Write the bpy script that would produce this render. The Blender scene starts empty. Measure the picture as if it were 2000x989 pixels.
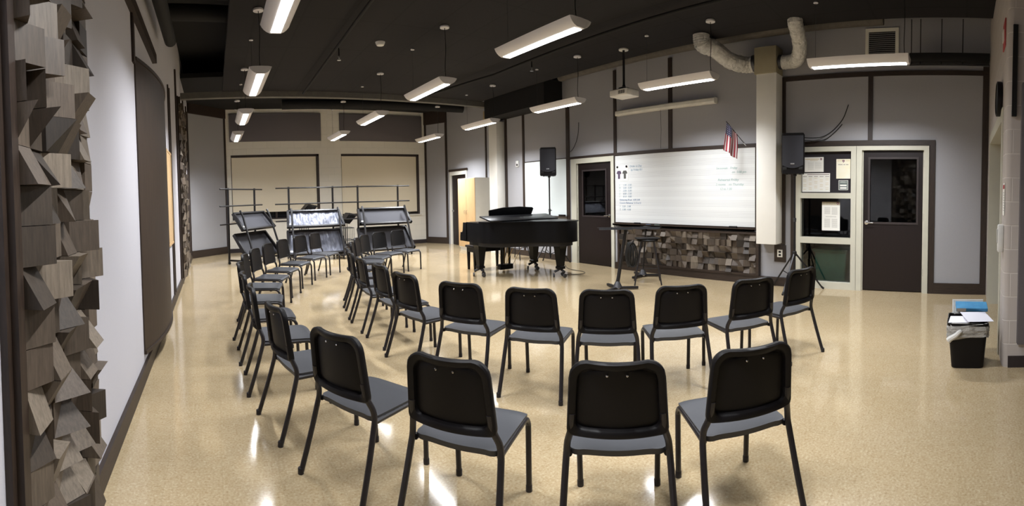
import bpy, bmesh, math, random
from mathutils import Matrix, Vector
random.seed(7)
PI = math.pi
SC = bpy.context.scene
COL = SC.collection
EYE = 1.4618

# ------------------------------------------------------------------ materials
MATS = {}
def nodes(name):
    m = bpy.data.materials.new(name); m.use_nodes = True
    nt = m.node_tree; b = nt.nodes['Principled BSDF']
    MATS[name] = m
    return m, nt, b
def ramp(nt, stops, interp='LINEAR'):
    r = nt.nodes.new('ShaderNodeValToRGB'); cr = r.color_ramp; cr.interpolation = interp
    while len(cr.elements) > 1: cr.elements.remove(cr.elements[-1])
    cr.elements[0].position = stops[0][0]; cr.elements[0].color = (*stops[0][1], 1)
    for p, c in stops[1:]:
        e = cr.elements.new(p); e.color = (*c, 1)
    return r
def coords(nt, scale=(1, 1, 1), kind='Object', rot=(0, 0, 0)):
    t = nt.nodes.new('ShaderNodeTexCoord'); mp = nt.nodes.new('ShaderNodeMapping')
    mp.inputs['Scale'].default_value = scale; mp.inputs['Rotation'].default_value = rot
    nt.links.new(t.outputs[kind], mp.inputs['Vector']); return mp.outputs['Vector']
def noise(nt, vec, scale, detail=4, rough=.6):
    n = nt.nodes.new('ShaderNodeTexNoise'); n.inputs['Scale'].default_value = scale
    n.inputs['Detail'].default_value = detail; n.inputs['Roughness'].default_value = rough
    nt.links.new(vec, n.inputs['Vector']); return n
def bump(nt, b, h, strength=.2, dist=.01):
    bp = nt.nodes.new('ShaderNodeBump'); bp.inputs['Strength'].default_value = strength
    bp.inputs['Distance'].default_value = dist
    nt.links.new(h, bp.inputs['Height']); nt.links.new(bp.outputs['Normal'], b.inputs['Normal'])
def mat(name, c1, c2=None, scale=20, rough=.5, metal=0, bumps=0, stretch=(1, 1, 1), spec=.5, coat=0, detail=4, bdist=.004):
    m, nt, b = nodes(name)
    c2 = c2 or tuple(x * .85 for x in c1)
    n = noise(nt, coords(nt, stretch), scale, detail)
    r = ramp(nt, [(.35, c1), (.68, c2)])
    nt.links.new(n.outputs['Fac'], r.inputs['Fac']); nt.links.new(r.outputs['Color'], b.inputs['Base Color'])
    b.inputs['Roughness'].default_value = rough; b.inputs['Metallic'].default_value = metal
    b.inputs['Specular IOR Level'].default_value = spec; b.inputs['Coat Weight'].default_value = coat
    if bumps: bump(nt, b, n.outputs['Fac'], bumps, bdist)
    return m
def M(n): return MATS[n]

def block_mat(name, axis, c, mortar):
    m, nt, b = nodes(name)
    t = nt.nodes.new('ShaderNodeTexCoord'); sp = nt.nodes.new('ShaderNodeSeparateXYZ'); cb = nt.nodes.new('ShaderNodeCombineXYZ')
    nt.links.new(t.outputs['Object'], sp.inputs[0]); nt.links.new(sp.outputs[axis], cb.inputs[0]); nt.links.new(sp.outputs[2], cb.inputs[1])
    br = nt.nodes.new('ShaderNodeTexBrick'); nt.links.new(cb.outputs[0], br.inputs['Vector'])
    br.inputs['Scale'].default_value = 1; br.inputs['Brick Width'].default_value = .4064; br.inputs['Row Height'].default_value = .2032
    br.inputs['Mortar Size'].default_value = .006; br.inputs['Mortar Smooth'].default_value = .5
    br.inputs['Color1'].default_value = (*c, 1); br.inputs['Color2'].default_value = (*[x * .97 for x in c], 1); br.inputs['Mortar'].default_value = (*mortar, 1)
    nt.links.new(br.outputs['Color'], b.inputs['Base Color']); b.inputs['Roughness'].default_value = .55
    inv = nt.nodes.new('ShaderNodeMath'); inv.operation = 'SUBTRACT'; inv.inputs[0].default_value = 1; nt.links.new(br.outputs['Fac'], inv.inputs[1])
    bump(nt, b, inv.outputs[0], .5, .004)
    return m

def floor_mat():
    m, nt, b = nodes('vinyl_tile')
    v = coords(nt)
    n1 = noise(nt, v, 75, 3, .7); n2 = noise(nt, v, 16, 5, .7); n3 = noise(nt, v, .7, 3)
    r1 = ramp(nt, [(.28, (.33, .235, .130)), (.44, (.455, .350, .210)), (.58, (.50, .40, .25)), (.72, (.61, .52, .37))])
    nt.links.new(n1.outputs['Fac'], r1.inputs['Fac'])
    r2 = ramp(nt, [(.35, (.93, .90, .86)), (.6, (1, 1, 1))]); nt.links.new(n2.outputs['Fac'], r2.inputs['Fac'])
    mx = nt.nodes.new('ShaderNodeMix'); mx.data_type = 'RGBA'; mx.blend_type = 'MULTIPLY'; mx.inputs[0].default_value = 1
    nt.links.new(r1.outputs[0], mx.inputs[6]); nt.links.new(r2.outputs[0], mx.inputs[7])
    br = nt.nodes.new('ShaderNodeTexBrick'); br.offset = 0; br.inputs['Scale'].default_value = 1
    nt.links.new(v, br.inputs['Vector'])
    br.inputs['Brick Width'].default_value = .3048; br.inputs['Row Height'].default_value = .3048; br.inputs['Mortar Size'].default_value = .0012
    br.inputs['Color1'].default_value = (1, 1, 1, 1); br.inputs['Color2'].default_value = (.95, .95, .94, 1); br.inputs['Mortar'].default_value = (.86, .85, .82, 1)
    mx2 = nt.nodes.new('ShaderNodeMix'); mx2.data_type = 'RGBA'; mx2.blend_type = 'MULTIPLY'; mx2.inputs[0].default_value = 1
    nt.links.new(mx.outputs[2], mx2.inputs[6]); nt.links.new(br.outputs['Color'], mx2.inputs[7])
    nt.links.new(mx2.outputs[2], b.inputs['Base Color'])
    rr = ramp(nt, [(.3, (.07,) * 3), (.7, (.15,) * 3)]); nt.links.new(n3.outputs['Fac'], rr.inputs['Fac'])
    nt.links.new(rr.outputs[0], b.inputs['Roughness'])
    n4 = noise(nt, v, 5, 2); bump(nt, b, n4.outputs['Fac'], .06, .006)
    return m

def ceiling_mat():
    m, nt, b = nodes('black_ceiling_tile')
    v = coords(nt)
    br = nt.nodes.new('ShaderNodeTexBrick'); br.offset = 0; br.inputs['Scale'].default_value = 1; nt.links.new(v, br.inputs['Vector'])
    br.inputs['Brick Width'].default_value = .61; br.inputs['Row Height'].default_value = 1.22; br.inputs['Mortar Size'].default_value = .016
    br.inputs['Color1'].default_value = (.008, .006, .0075, 1); br.inputs['Color2'].default_value = (.0065, .005, .006, 1); br.inputs['Mortar'].default_value = (.0018, .0015, .0018, 1)
    nt.links.new(br.outputs['Color'], b.inputs['Base Color']); b.inputs['Roughness'].default_value = .9
    n = noise(nt, v, 90, 3); bump(nt, b, n.outputs['Fac'], .3, .004)
    return m

def block_wood_mat():
    m, nt, b = nodes('stained_wood_blocks')
    g = nt.nodes.new('ShaderNodeNewGeometry')
    r = ramp(nt, [(0, (.022, .015, .010)), (.25, (.055, .040, .028)), (.5, (.11, .082, .060)), (.75, (.21, .170, .128)), (1, (.07, .049, .035))])
    nt.links.new(g.outputs['Random Per Island'], r.inputs['Fac'])
    n = noise(nt, coords(nt, (30, 30, 3)), 3, 5, .7)
    r2 = ramp(nt, [(.3, (.6, .6, .6)), (.65, (1.1, 1.1, 1.1))]); nt.links.new(n.outputs['Fac'], r2.inputs['Fac'])
    mx = nt.nodes.new('ShaderNodeMix'); mx.data_type = 'RGBA'; mx.blend_type = 'MULTIPLY'; mx.inputs[0].default_value = 1
    nt.links.new(r.outputs[0], mx.inputs[6]); nt.links.new(r2.outputs[0], mx.inputs[7]); nt.links.new(mx.outputs[2], b.inputs['Base Color'])
    b.inputs['Roughness'].default_value = .55; bump(nt, b, n.outputs['Fac'], .15, .003)
    return m

def board_mat():
    m, nt, b = nodes('staff_lined_whiteboard')
    t = nt.nodes.new('ShaderNodeTexCoord'); sp = nt.nodes.new('ShaderNodeSeparateXYZ'); nt.links.new(t.outputs['Object'], sp.inputs[0])
    d = nt.nodes.new('ShaderNodeMath'); d.operation = 'MULTIPLY_ADD'; d.inputs[1].default_value = 1 / .179; d.inputs[2].default_value = .32
    f = nt.nodes.new('ShaderNodeMath'); f.operation = 'FRACT'
    nt.links.new(sp.outputs[2], d.inputs[0]); nt.links.new(d.outputs[0], f.inputs[0])
    W, L = (.72, .73, .72), (.50, .49, .50)
    st = [(0, W)]
    for k in range(5):
        p = .16 + .14 * k
        st += [(p, L), (p + .022, W)]
    r = ramp(nt, st, 'CONSTANT'); nt.links.new(f.outputs[0], r.inputs['Fac']); nt.links.new(r.outputs[0], b.inputs['Base Color'])
    b.inputs['Roughness'].default_value = .6; b.inputs['Specular IOR Level'].default_value = .25
    return m

def flag_mat():
    m, nt, b = nodes('flag_cloth')
    uv = nt.nodes.new('ShaderNodeUVMap'); sp = nt.nodes.new('ShaderNodeSeparateXYZ'); nt.links.new(uv.outputs[0], sp.inputs[0])
    def mth(op, a, bb=None, c=None):
        n = nt.nodes.new('ShaderNodeMath'); n.operation = op
        for i, x in enumerate((a, bb, c)):
            if x is None: continue
            if isinstance(x, (int, float)): n.inputs[i].default_value = x
            else: nt.links.new(x, n.inputs[i])
        return n.outputs[0]
    u, v = sp.outputs[0], sp.outputs[1]
    s = mth('MODULO', mth('FLOOR', mth('MULTIPLY', u, 13)), 2)
    canton = mth('MULTIPLY', mth('LESS_THAN', u, 7 / 13), mth('LESS_THAN', v, .4))
    fu = mth('SUBTRACT', mth('FRACT', mth('MULTIPLY', u, 13 / 7 * 5)), .5); fv = mth('SUBTRACT', mth('FRACT', mth('MULTIPLY', v, 15)), .5)
    star = mth('LESS_THAN', mth('ADD', mth('MULTIPLY', fu, fu), mth('MULTIPLY', fv, fv)), .07)
    def mix(f, a, bb):
        n = nt.nodes.new('ShaderNodeMix'); n.data_type = 'RGBA'; nt.links.new(f, n.inputs[0])
        for i, x in ((6, a), (7, bb)):
            if isinstance(x, tuple): n.inputs[i].default_value = (*x, 1)
            else: nt.links.new(x, n.inputs[i])
        return n.outputs[2]
    stripes = mix(s, (.30, .010, .025), (.66, .60, .60))
    blue = mix(star, (.014, .014, .085), (.6, .6, .65))
    nt.links.new(mix(canton, stripes, blue), b.inputs['Base Color']); b.inputs['Roughness'].default_value = .7
    return m

def glass_mat():
    m, nt, b = nodes('window_glass')
    b.inputs['Base Color'].default_value = (.9, .92, .92, 1); b.inputs['Roughness'].default_value = .02
    nt.nodes.remove(b)
    o = nt.nodes['Material Output']
    tr = nt.nodes.new('ShaderNodeBsdfTransparent'); tr.inputs[0].default_value = (.8, .83, .84, 1)
    gl = nt.nodes.new('ShaderNodeBsdfGlossy'); gl.inputs['Roughness'].default_value = .02
    fr = nt.nodes.new('ShaderNodeFresnel'); fr.inputs[0].default_value = 1.6
    mx = nt.nodes.new('ShaderNodeMixShader'); nt.links.new(fr.outputs[0], mx.inputs[0]); nt.links.new(tr.outputs[0], mx.inputs[1]); nt.links.new(gl.outputs[0], mx.inputs[2])
    nt.links.new(mx.outputs[0], o.inputs[0]); return m

def lens_mat():
    m, nt, b = nodes('lit_lens')
    b.inputs['Base Color'].default_value = (.9, .9, .9, 1)
    b.inputs['Emission Color'].default_value = (1.0, .985, .975, 1); b.inputs['Emission Strength'].default_value = 9
    return m

floor_mat(); ceiling_mat(); block_wood_mat(); board_mat(); flag_mat(); glass_mat(); lens_mat()
block_mat('painted_block_beige', 0, (.80, .765, .68), (.72, .69, .61))
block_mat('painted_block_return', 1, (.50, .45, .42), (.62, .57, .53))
mat('grey_fabric', (.378, .374, .392), (.322, .319, .335), 260, .95, bumps=.25, bdist=.002)
mat('light_fabric', (.55, .54, .58), (.50, .49, .53), 260, .95, bumps=.2, bdist=.002)
mat('dark_grey_fabric', (0.1600, 0.1440, 0.1520), (0.1280, 0.1160, 0.1240), 260, .95, bumps=.2, bdist=.002)
mat('grey_paint', (.46, .43, .42), (.44, .41, .40), 8, .7)
mat('cream_paint', (.66, .63, .56), (.64, .61, .54), 8, .6)
mat('dark_room_paint', (.07, .07, .075), (.055, .055, .06), 6, .8)
mat('dark_wood', (0.0360, 0.0216, 0.0144), (0.0180, 0.0108, 0.0072), 14, .5, bumps=.1, stretch=(6, 6, .6))
mat('dark_wood_rail', (0.0360, 0.0216, 0.0144), (0.0180, 0.0108, 0.0072), 14, .5, bumps=.1, stretch=(6, .6, 6))
mat('walnut_veneer', (0.0450, 0.0270, 0.0168), (0.0210, 0.0120, 0.0072), 9, .55, bumps=.1, stretch=(14, 14, .35))
mat('maple', (.64, .43, .22), (.58, .38, .19), 6, .45, stretch=(8, 8, .5))
mat('cork', (.62, .42, .22), (.50, .33, .17), 60, .9, bumps=.2)
mat('door_wood', (0.0098, 0.0042, 0.0042), (0.0070, 0.0028, 0.0028), 8, .4, stretch=(8, 8, .6))
mat('frame_paint', (.58, .56, .46), (.55, .53, .44), 5, .45)
mat('white_paint', (.80, .78, .70), (.78, .76, .68), 5, .55)
mat('chase_paint', (.90, .88, .82), (.88, .86, .80), 5, .5)
mat('olive_paint', (.34, .30, .20), (.31, .27, .18), 5, .6)
mat('tan_paint', (.42, .32, .18), (.38, .29, .16), 5, .6)
mat('black_plastic', (.0075, .0062, .0068), (.0055, .0047, .005), 300, .48, bumps=.15, bdist=.001, spec=.22)
mat('toplit_seat_plastic', (.046, .048, .056), (.037, .039, .046), 350, .46, bumps=.2, bdist=.001)  # same plastic as the backs, light from above put into a paler colour
mat('chair_steel', (.018, .015, .017), (.012, .010, .012), 60, .38)
mat('black_metal', (.008, .007, .009), (.006, .005, .006), 60, .45)
mat('grey_metal', (.075, .075, .08), (.06, .06, .065), 60, .4, .5)
mat('piano_lacquer', (.003, .003, .004), (.0025, .0025, .003), 5, .3, spec=.22)
mat('brass', (.55, .38, .14), (.50, .34, .12), 20, .3, 1)
mat('chrome', (.7, .7, .7), (.65, .65, .65), 20, .2, 1)
mat('ivory', (.8, .78, .7), None, 5, .3)
mat('rubber', (.012, .012, .012), None, 50, .7)
mat('housing_white', (.74, .72, .74), (.72, .70, .72), 5, .45)
mat('shade_fabric', (0.8288, 0.7504, 0.5936), (0.7952, 0.7168, 0.5600), 200, .9, bumps=.1, bdist=.001)
mat('bronze_frame', (.040, .028, .024), None, 20, .45)
mat('night_glass', (.012, .012, .014), None, 5, .06)
mat('black_paint', (0.0035, 0.0028, 0.0035), (0.0024, 0.0021, 0.0024), 12, .8)
mat('beam_paint', (0.1360, 0.1280, 0.1120), (0.1120, 0.1040, 0.0960), 12, .7)
mat('duct_paint', (0.1120, 0.0980, 0.0840), (0.0840, 0.0735, 0.0630), 12, .65)
mat('foil', (.92, .90, .86), (.66, .64, .60), 20, .3, .35, bumps=1, bdist=.05, detail=6)  # foil sheen and dark wrinkles put into the base colours
mat('projector_white', (.86, .84, .80), None, 5, .4)
mat('screen_case', (.86, .84, .76), None, 5, .4)
mat('paper', (.86, .85, .80), (.83, .82, .77), 4, .8)
mat('white_paper', (.85, .85, .92), (.82, .82, .90), 4, .8)
mat('cream_paper', (.86, .80, .60), (.86, .84, .74), 4, .8)
mat('print_grey', (.50, .49, .46), None, 40, .8)
mat('print_dark', (.20, .15, .15), None, 40, .8)
mat('print_tan', (.70, .58, .36), None, 40, .8)
mat('tan_header', (.45, .40, .30), None, 40, .8)
mat('crest_red', (.16, .04, .07), None, 40, .7)
mat('red_print', (.42, .06, .06), None, 40, .6)
mat('plaque_grey', (.16, .19, .18), None, 40, .5)
mat('marker_blue', (0.1680, 0.2880, 0.4080), None, 40, .6)
mat('marker_teal', (0.2730, 0.4290, 0.4095), None, 40, .6)
mat('marker_navy', (0.0840, 0.1820, 0.3500), None, 40, .6)
mat('shirt_purple', (.09, .06, .11), None, 40, .8)
mat('shirt_grey', (.085, .085, .08), None, 40, .8)
mat('pin_board', (.016, .013, .017), (.022, .018, .022), 200, .9)
mat('plastic_white', (.80, .79, .76), None, 5, .4)
mat('liner', (.50, .48, .44), (.36, .34, .31), 14, .35, bumps=.9, stretch=(1, 1, 5), bdist=.03)
mat('blue_box', (.05, .22, .44), (.07, .28, .5), 20, .5)
mat('orange_card', (.70, .36, .08), None, 20, .6)
mat('folder_grey', (.50, .50, .48), None, 20, .6)
mat('riser_carpet', (.055, .055, .066), (.038, .038, .046), 120, .75, bumps=.3)
mat('riser_tarp', (.11, .12, .16), (.22, .235, .30), 5, .38, bumps=.7, stretch=(3, 1, 1), bdist=.04, detail=1.5)
mat('green_plastic', (.05, .26, .18), (.04, .22, .15), 6, .4)
mat('grille_black', (.012, .012, .018), (.022, .022, .03), 500, .6, bumps=.4)
mat('badge', (.5, .5, .52), None, 10, .3, .6)
mat('door_bead', (0.0375, 0.0275, 0.0275), None, 10, .45)
mat('plain_board', (.74, .80, .80), (.72, .78, .785), 3, .55, spec=.3)
mat('vent_metal', (.30, .29, .30), None, 40, .5)
mat('vinyl_base', (.030, .022, .024), None, 10, .5)

# ------------------------------------------------------------------ mesh builder
class MB:
    def __init__(s): s.v = []; s.f = []; s.uv = None
    def add(s, vs, fs, T=None):
        b = len(s.v)
        s.v += [tuple(T @ Vector(p)) if T is not None else tuple(p) for p in vs]
        s.f += [tuple(b + i for i in f) for f in fs]; return s
    def box(s, x0, x1, y0, y1, z0, z1, T=None):
        v = [(x, y, z) for x in (x0, x1) for y in (y0, y1) for z in (z0, z1)]
        return s.add(v, [(0, 1, 3, 2), (4, 6, 7, 5), (0, 4, 5, 1), (2, 3, 7, 6), (0, 2, 6, 4), (1, 5, 7, 3)], T)
    def rbox(s, x0, x1, y0, y1, z0, z1, r=.01, seg=2, T=None):
        bm = bmesh.new(); bmesh.ops.create_cube(bm, size=1)
        for v in bm.verts: v.co = Vector(((x0 + x1) / 2 + v.co.x * (x1 - x0), (y0 + y1) / 2 + v.co.y * (y1 - y0), (z0 + z1) / 2 + v.co.z * (z1 - z0)))
        bmesh.ops.bevel(bm, geom=bm.edges[:], offset=r, segments=seg, affect='EDGES', profile=.5)
        bm.verts.index_update()
        s.add([v.co[:] for v in bm.verts], [[v.index for v in f.verts] for f in bm.faces], T); bm.free(); return s
    def tube(s, pts, r, n=10, T=None, smooth=0, closed=False):
        P = [Vector(p) for p in pts]
        if smooth:
            Q = []
            N = len(P)
            for i in range(N if closed else N - 1):
                a, b, c, d = (P[(i - 1) % N] if closed or i else P[0]), P[i], P[(i + 1) % N], (P[(i + 2) % N] if closed or i + 2 < N else P[-1])
                for k in range(smooth):
                    t = k / smooth
                    Q.append(.5 * ((2 * b) + (c - a) * t + (2 * a - 5 * b + 4 * c - d) * t * t + (3 * b - a - 3 * c + d) * t ** 3))
            if not closed: Q.append(P[-1])
            P = Q
        N = len(P); R = r if isinstance(r, (list, tuple)) else None
        tan = []
        for i in range(N):
            a = P[i - 1] if (i or closed) else P[i]; b = P[(i + 1) % N] if (i < N - 1 or closed) else P[i]
            tan.append((b - a).normalized())
        up = Vector((0, 0, 1)) if abs(tan[0].z) < .9 else Vector((0, 1, 0))
        nrm = (up - tan[0] * up.dot(tan[0])).normalized()
        vs = []
        for i in range(N):
            nrm = (nrm - tan[i] * nrm.dot(tan[i])).normalized(); bi = tan[i].cross(nrm)
            rr = (R[0] + (R[1] - R[0]) * i / (N - 1)) if R else (r(i) if callable(r) else r)
            for k in range(n):
                a = 2 * PI * k / n
                vs.append(P[i] + (nrm * math.cos(a) + bi * math.sin(a)) * rr)
        fs = []
        for i in range(N if closed else N - 1):
            j = (i + 1) % N
            for k in range(n): fs.append((i * n + k, i * n + (k + 1) % n, j * n + (k + 1) % n, j * n + k))
        if not closed: fs += [tuple(range(n))[::-1], tuple((N - 1) * n + k for k in range(n))]
        return s.add(vs, fs, T)
    def lathe(s, prof, n=20, T=None):
        vs = [(r * math.cos(2 * PI * k / n), r * math.sin(2 * PI * k / n), z) for r, z in prof for k in range(n)]
        fs = [(i * n + k, i * n + (k + 1) % n, (i + 1) * n + (k + 1) % n, (i + 1) * n + k) for i in range(len(prof) - 1) for k in range(n)]
        fs += [tuple(range(n))[::-1], tuple((len(prof) - 1) * n + k for k in range(n))]
        return s.add(vs, fs, T)
    def prism(s, poly, z0, z1, T=None):
        n = len(poly)
        a = sum(poly[i][0] * poly[(i + 1) % n][1] - poly[(i + 1) % n][0] * poly[i][1] for i in range(n))
        if a < 0: poly = poly[::-1]
        vs = [(x, y, z0) for x, y in poly] + [(x, y, z1) for x, y in poly]
        fs = [tuple(range(n))[::-1], tuple(range(n, 2 * n))] + [(i, (i + 1) % n, n + (i + 1) % n, n + i) for i in range(n)]
        return s.add(vs, fs, T)
    def loft(s, rings, T=None, caps=True):
        n = len(rings[0]); vs = [p for r in rings for p in r]
        fs = [(i * n + k, i * n + (k + 1) % n, (i + 1) * n + (k + 1) % n, (i + 1) * n + k) for i in range(len(rings) - 1) for k in range(n)]
        if caps: fs += [tuple(range(n))[::-1], tuple((len(rings) - 1) * n + k for k in range(n))]
        return s.add(vs, fs, T)
    def slab(s, top, bot, T=None):
        # two equal grids of points joined round the rim
        R, C = len(top), len(top[0]); vs = [p for r in top for p in r] + [p for r in bot for p in r]; o = R * C; fs = []
        for i in range(R - 1):
            for j in range(C - 1):
                a, b, c, d = i * C + j, i * C + j + 1, (i + 1) * C + j + 1, (i + 1) * C + j
                fs += [(a, b, c, d), (o + d, o + c, o + b, o + a)]
        rim = [j for j in range(C)] + [i * C + C - 1 for i in range(1, R)] + [(R - 1) * C + j for j in range(C - 2, -1, -1)] + [i * C for i in range(R - 2, 0, -1)]
        for k in range(len(rim)):
            a, b = rim[k], rim[(k + 1) % len(rim)]; fs.append((b, a, o + a, o + b))
        return s.add(vs, fs, T)
    def build(s, name, material, parent=None, smooth=.6):
        me = bpy.data.meshes.new(name); me.from_pydata(s.v, [], s.f); me.update()
        bm = bmesh.new(); bm.from_mesh(me); bmesh.ops.recalc_face_normals(bm, faces=bm.faces); bm.to_mesh(me); bm.free()
        if smooth:
            me.polygons.foreach_set('use_smooth', [True] * len(me.polygons)); me.set_sharp_from_angle(angle=smooth)
        o = bpy.data.objects.new(name, me); COL.objects.link(o)
        me.materials.append(M(material) if isinstance(material, str) else material)
        if parent is not None: o.parent = parent
        return o

def BX(*a): return MB().box(*a)
def tag(o, label, cat, group=None):
    o['label'] = label; o['category'] = cat
    if group: o['group'] = group
    return o
def thing(name, label, cat, loc=(0, 0, 0), rz=0, group=None):
    o = bpy.data.objects.new(name, None); COL.objects.link(o); o.location = loc; o.rotation_euler = (0, 0, rz)
    o.empty_display_size = .1
    return tag(o, label, cat, group)
def struct(o, label=None):
    o['kind'] = 'structure'
    if label: o['label'] = label
    return o
def dup(root, loc, rz, label, group=None):
    r = root.copy(); COL.objects.link(r); r.location = loc; r.rotation_euler = (0, 0, rz); r['label'] = label
    if group: r['group'] = group
    for ch in list(root.children):
        c = ch.copy(); COL.objects.link(c); c.parent = r
        for g in list(ch.children):
            d = g.copy(); COL.objects.link(d); d.parent = c
    return r
TR = Matrix.Translation
def RX(a): return Matrix.Rotation(a, 4, 'X')
def RY(a): return Matrix.Rotation(a, 4, 'Y')
def RZ(a): return Matrix.Rotation(a, 4, 'Z')
def text_mesh(txt, size, T, material, parent, name='writing', extr=.0004, align='LEFT', shear=0, xs=1):
    cu = bpy.data.curves.new('t', 'FONT'); cu.body = txt; cu.size = size; cu.extrude = extr; cu.align_x = align; cu.shear = shear; cu.resolution_u = 3
    to = bpy.data.objects.new('t', cu); COL.objects.link(to)
    bpy.context.view_layer.update()
    me = bpy.data.meshes.new_from_object(to.evaluated_get(bpy.context.evaluated_depsgraph_get()))
    bpy.data.objects.remove(to); bpy.data.curves.remove(cu)
    me.transform(T @ Matrix.Diagonal((xs, 1, 1, 1))); me.name = name
    me.materials.clear(); me.materials.append(M(material))
    o = bpy.data.objects.new(name, me); COL.objects.link(o); o.parent = parent
    return o
# lettering on the wall X = x facing -X: text x axis -> -Y, text y axis -> +Z
def on_right_wall(x, y, z): return TR((x, y, z)) @ Matrix(((0, 0, -1, 0), (-1, 0, 0, 0), (0, 1, 0, 0), (0, 0, 0, 1)))

# ------------------------------------------------------------------ camera
F, CX, CY, TX, TY = 932.66, 417.33, 414.52, .0172, .0336
cd = bpy.data.cameras.new('camera'); cd.type = 'PANO'; cd.panorama_type = 'CENTRAL_CYLINDRICAL'
cd.central_cylindrical_range_u_min = -1000 / F; cd.central_cylindrical_range_u_max = 1000 / F
cd.central_cylindrical_range_v_min = -(989 - CY) / F; cd.central_cylindrical_range_v_max = CY / F; cd.central_cylindrical_radius = 1
cd.clip_start = .02
cam = bpy.data.objects.new('camera', cd); COL.objects.link(cam); SC.camera = cam
A = Matrix(((1, 0, 0), (0, math.cos(TX), -math.sin(TX)), (0, math.sin(TX), math.cos(TX))))
B = Matrix(((math.cos(TY), 0, -math.sin(TY)), (0, 1, 0), (math.sin(TY), 0, math.cos(TY))))
Ri = (B @ A).transposed(); a0 = (1000 - CX) / F
fw = Ri @ Vector((math.sin(a0), math.cos(a0), 0)); up = Ri @ Vector((0, 0, 1)); rt = fw.cross(up)
mw = Matrix((rt, up, -fw)).transposed().to_4x4(); mw.translation = (0, 0, EYE); cam.matrix_world = mw

# ------------------------------------------------------------------ room shell
WL, WR, WF, WN, H = -.63, 7.07, 14.0, -.35, 4.7
struct(BX(-3, 12, -4, 16, -.12, 0).build('floor', 'vinyl_tile', smooth=0))
struct(BX(-.9, 10.5, -4, 15, H, H + .1).build('ceiling', 'black_paint', smooth=0), 'black painted deck high above the tile ceiling')
c = MB().box(.27, 6.45, -3.2, 10.2, 3.84, 3.95)
struct(c.build('ceiling_tile', 'black_ceiling_tile', smooth=0), 'black tile ceiling above the pendant lights')
struct(BX(WL, WR, 10.35, 14, 4.2, 4.3).build('ceiling_far', 'black_paint', smooth=0), 'dark ceiling over the risers')
# left wall
struct(BX(WL - .15, WL, -3.2, 13.0, 0, H).build('wall_left', 'light_fabric', smooth=0), 'long pale fabric covered wall at left')
d = MB().prism([(WL, 12.9), (.40, 14.0), (.40, 14.15), (WL - .15, 14.15), (WL - .15, 12.9)], 0, 4.2)
struct(d.build('wall_far_left', 'grey_fabric', smooth=0), 'grey angled corner panel left of the windows')
d = MB().prism([(6.68, 14.0), (WR, 13.2), (WR + .15, 13.2), (WR + .15, 14.15), (6.68, 14.15)], 0, 4.2)
struct(d.build('wall_far_right', 'grey_fabric', smooth=0), 'grey angled corner panel right of the windows')
# window wall with two openings
W1 = (.55, 3.18, .95, 2.86); W2 = (3.87, 6.45, .95, 2.86)
w = MB(); y0, y1 = WF, WF + .2
w.box(.40, 6.68, y0, y1, 0, .95); w.box(.40, 6.68, y0, y1, 2.86, H)
for xa, xb in ((.40, W1[0]), (W1[1], W2[0]), (W2[1], 6.68)): w.box(xa, xb, y0, y1, .95, 2.86)
struct(w.build('wall_far', 'painted_block_beige', smooth=0), 'painted block wall with the two shaded windows')
for n, (xa, xb, za, zb) in ((1, W1), (2, W2)):
    f = MB(); t = .07
    f.box(xa, xb, y0 - .005, y0 + .12, zb - t, zb); f.box(xa, xb, y0 + .05, y0 + .12, za, za + .04)
    f.box(xa, xa + .015, y0 + .05, y0 + .12, za, zb); f.box(xb - t, xb, y0 - .005, y0 + .12, za, zb)
    f.box((xa + xb) / 2 - .03, (xa + xb) / 2 + .03, y0 + .08, y0 + .12, za, zb)
    fo = struct(f.build('window_%d' % n, 'bronze_frame', smooth=0))
    BX(xa, xb, y0 + .13, y0 + .14, za, zb).build('glass_pane', 'night_glass', fo, 0)
    BX(xa - .03, xb + .05, y0 - .04, y0 + .1, za - .04, za).build('window_sill', 'cream_paint', fo, 0)
    sh = thing('roller_shade', ('beige roller shade drawn over the window farther from the piano', 'beige roller shade drawn over the window nearer the piano')[n - 1], 'shade', (0, 0, 0), 0, 'roller shades on the windows')
    zc = (1.2, 1.06)[n - 1]
    g = MB(); top = []; bot = []
    for i in range(5):
        z = zc + (zb - t - zc) * i / 4
        top.append([(xa + .02 + (xb - t - xa - .03) * j / 12, y0 + .035 + .004 * math.sin(j * 1.3), z) for j in range(13)])
        bot.append([(p[0], p[1] + .004, p[2]) for p in top[-1]])
    g.slab(bot, top).build('shade_cloth', 'shade_fabric', sh)
    MB().rbox(xa + .02, xb - t - .01, y0 + .025, y0 + .05, zc - .03, zc + .005, .006).build('hem_bar', 'shade_fabric', sh)
# right wall with openings for two doors
w = MB(); x0, x1 = WR, WR + .16
w.box(x0, x1, WN, .50, 0, H); w.box(x0, x1, .50, 2.62, 2.2, H); w.box(x0, x1, 2.62, 6.32, 0, H); w.box(x0, x1, 6.32, 7.60, 2.24, H)
w.box(x0, x1, 7.60, 12.0, 0, H); w.box(x0, x1, 12.0, 13.05, 2.24, H); w.box(x0, x1, 13.05, 13.2, 0, H)
struct(w.build('wall_right', 'grey_fabric', smooth=0), 'grey fabric wall behind the whiteboard and doors')
# near wall with the double door, its return and the unseen back of the room
w = MB(); w.box(6.55, WR + .16, WN - .2, WN, 0, H); w.box(4.40, 6.55, WN - .2, WN, 2.2, H)
w.prism([(4.40, WN), (4.08, WN), (4.045, WN - .015), (4.03, WN - .05), (4.03, -3.2), (4.25, -3.2), (4.25, WN - .2), (4.40, WN - .2)], 0, H)
struct(w.build('wall_near', 'painted_block_return', smooth=.9), 'painted block wall and corner behind the wastebasket')
struct(BX(WL - .15, 4.25, -3.35, -3.2, 0, H).build('wall_back', 'grey_paint', smooth=0))
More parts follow.
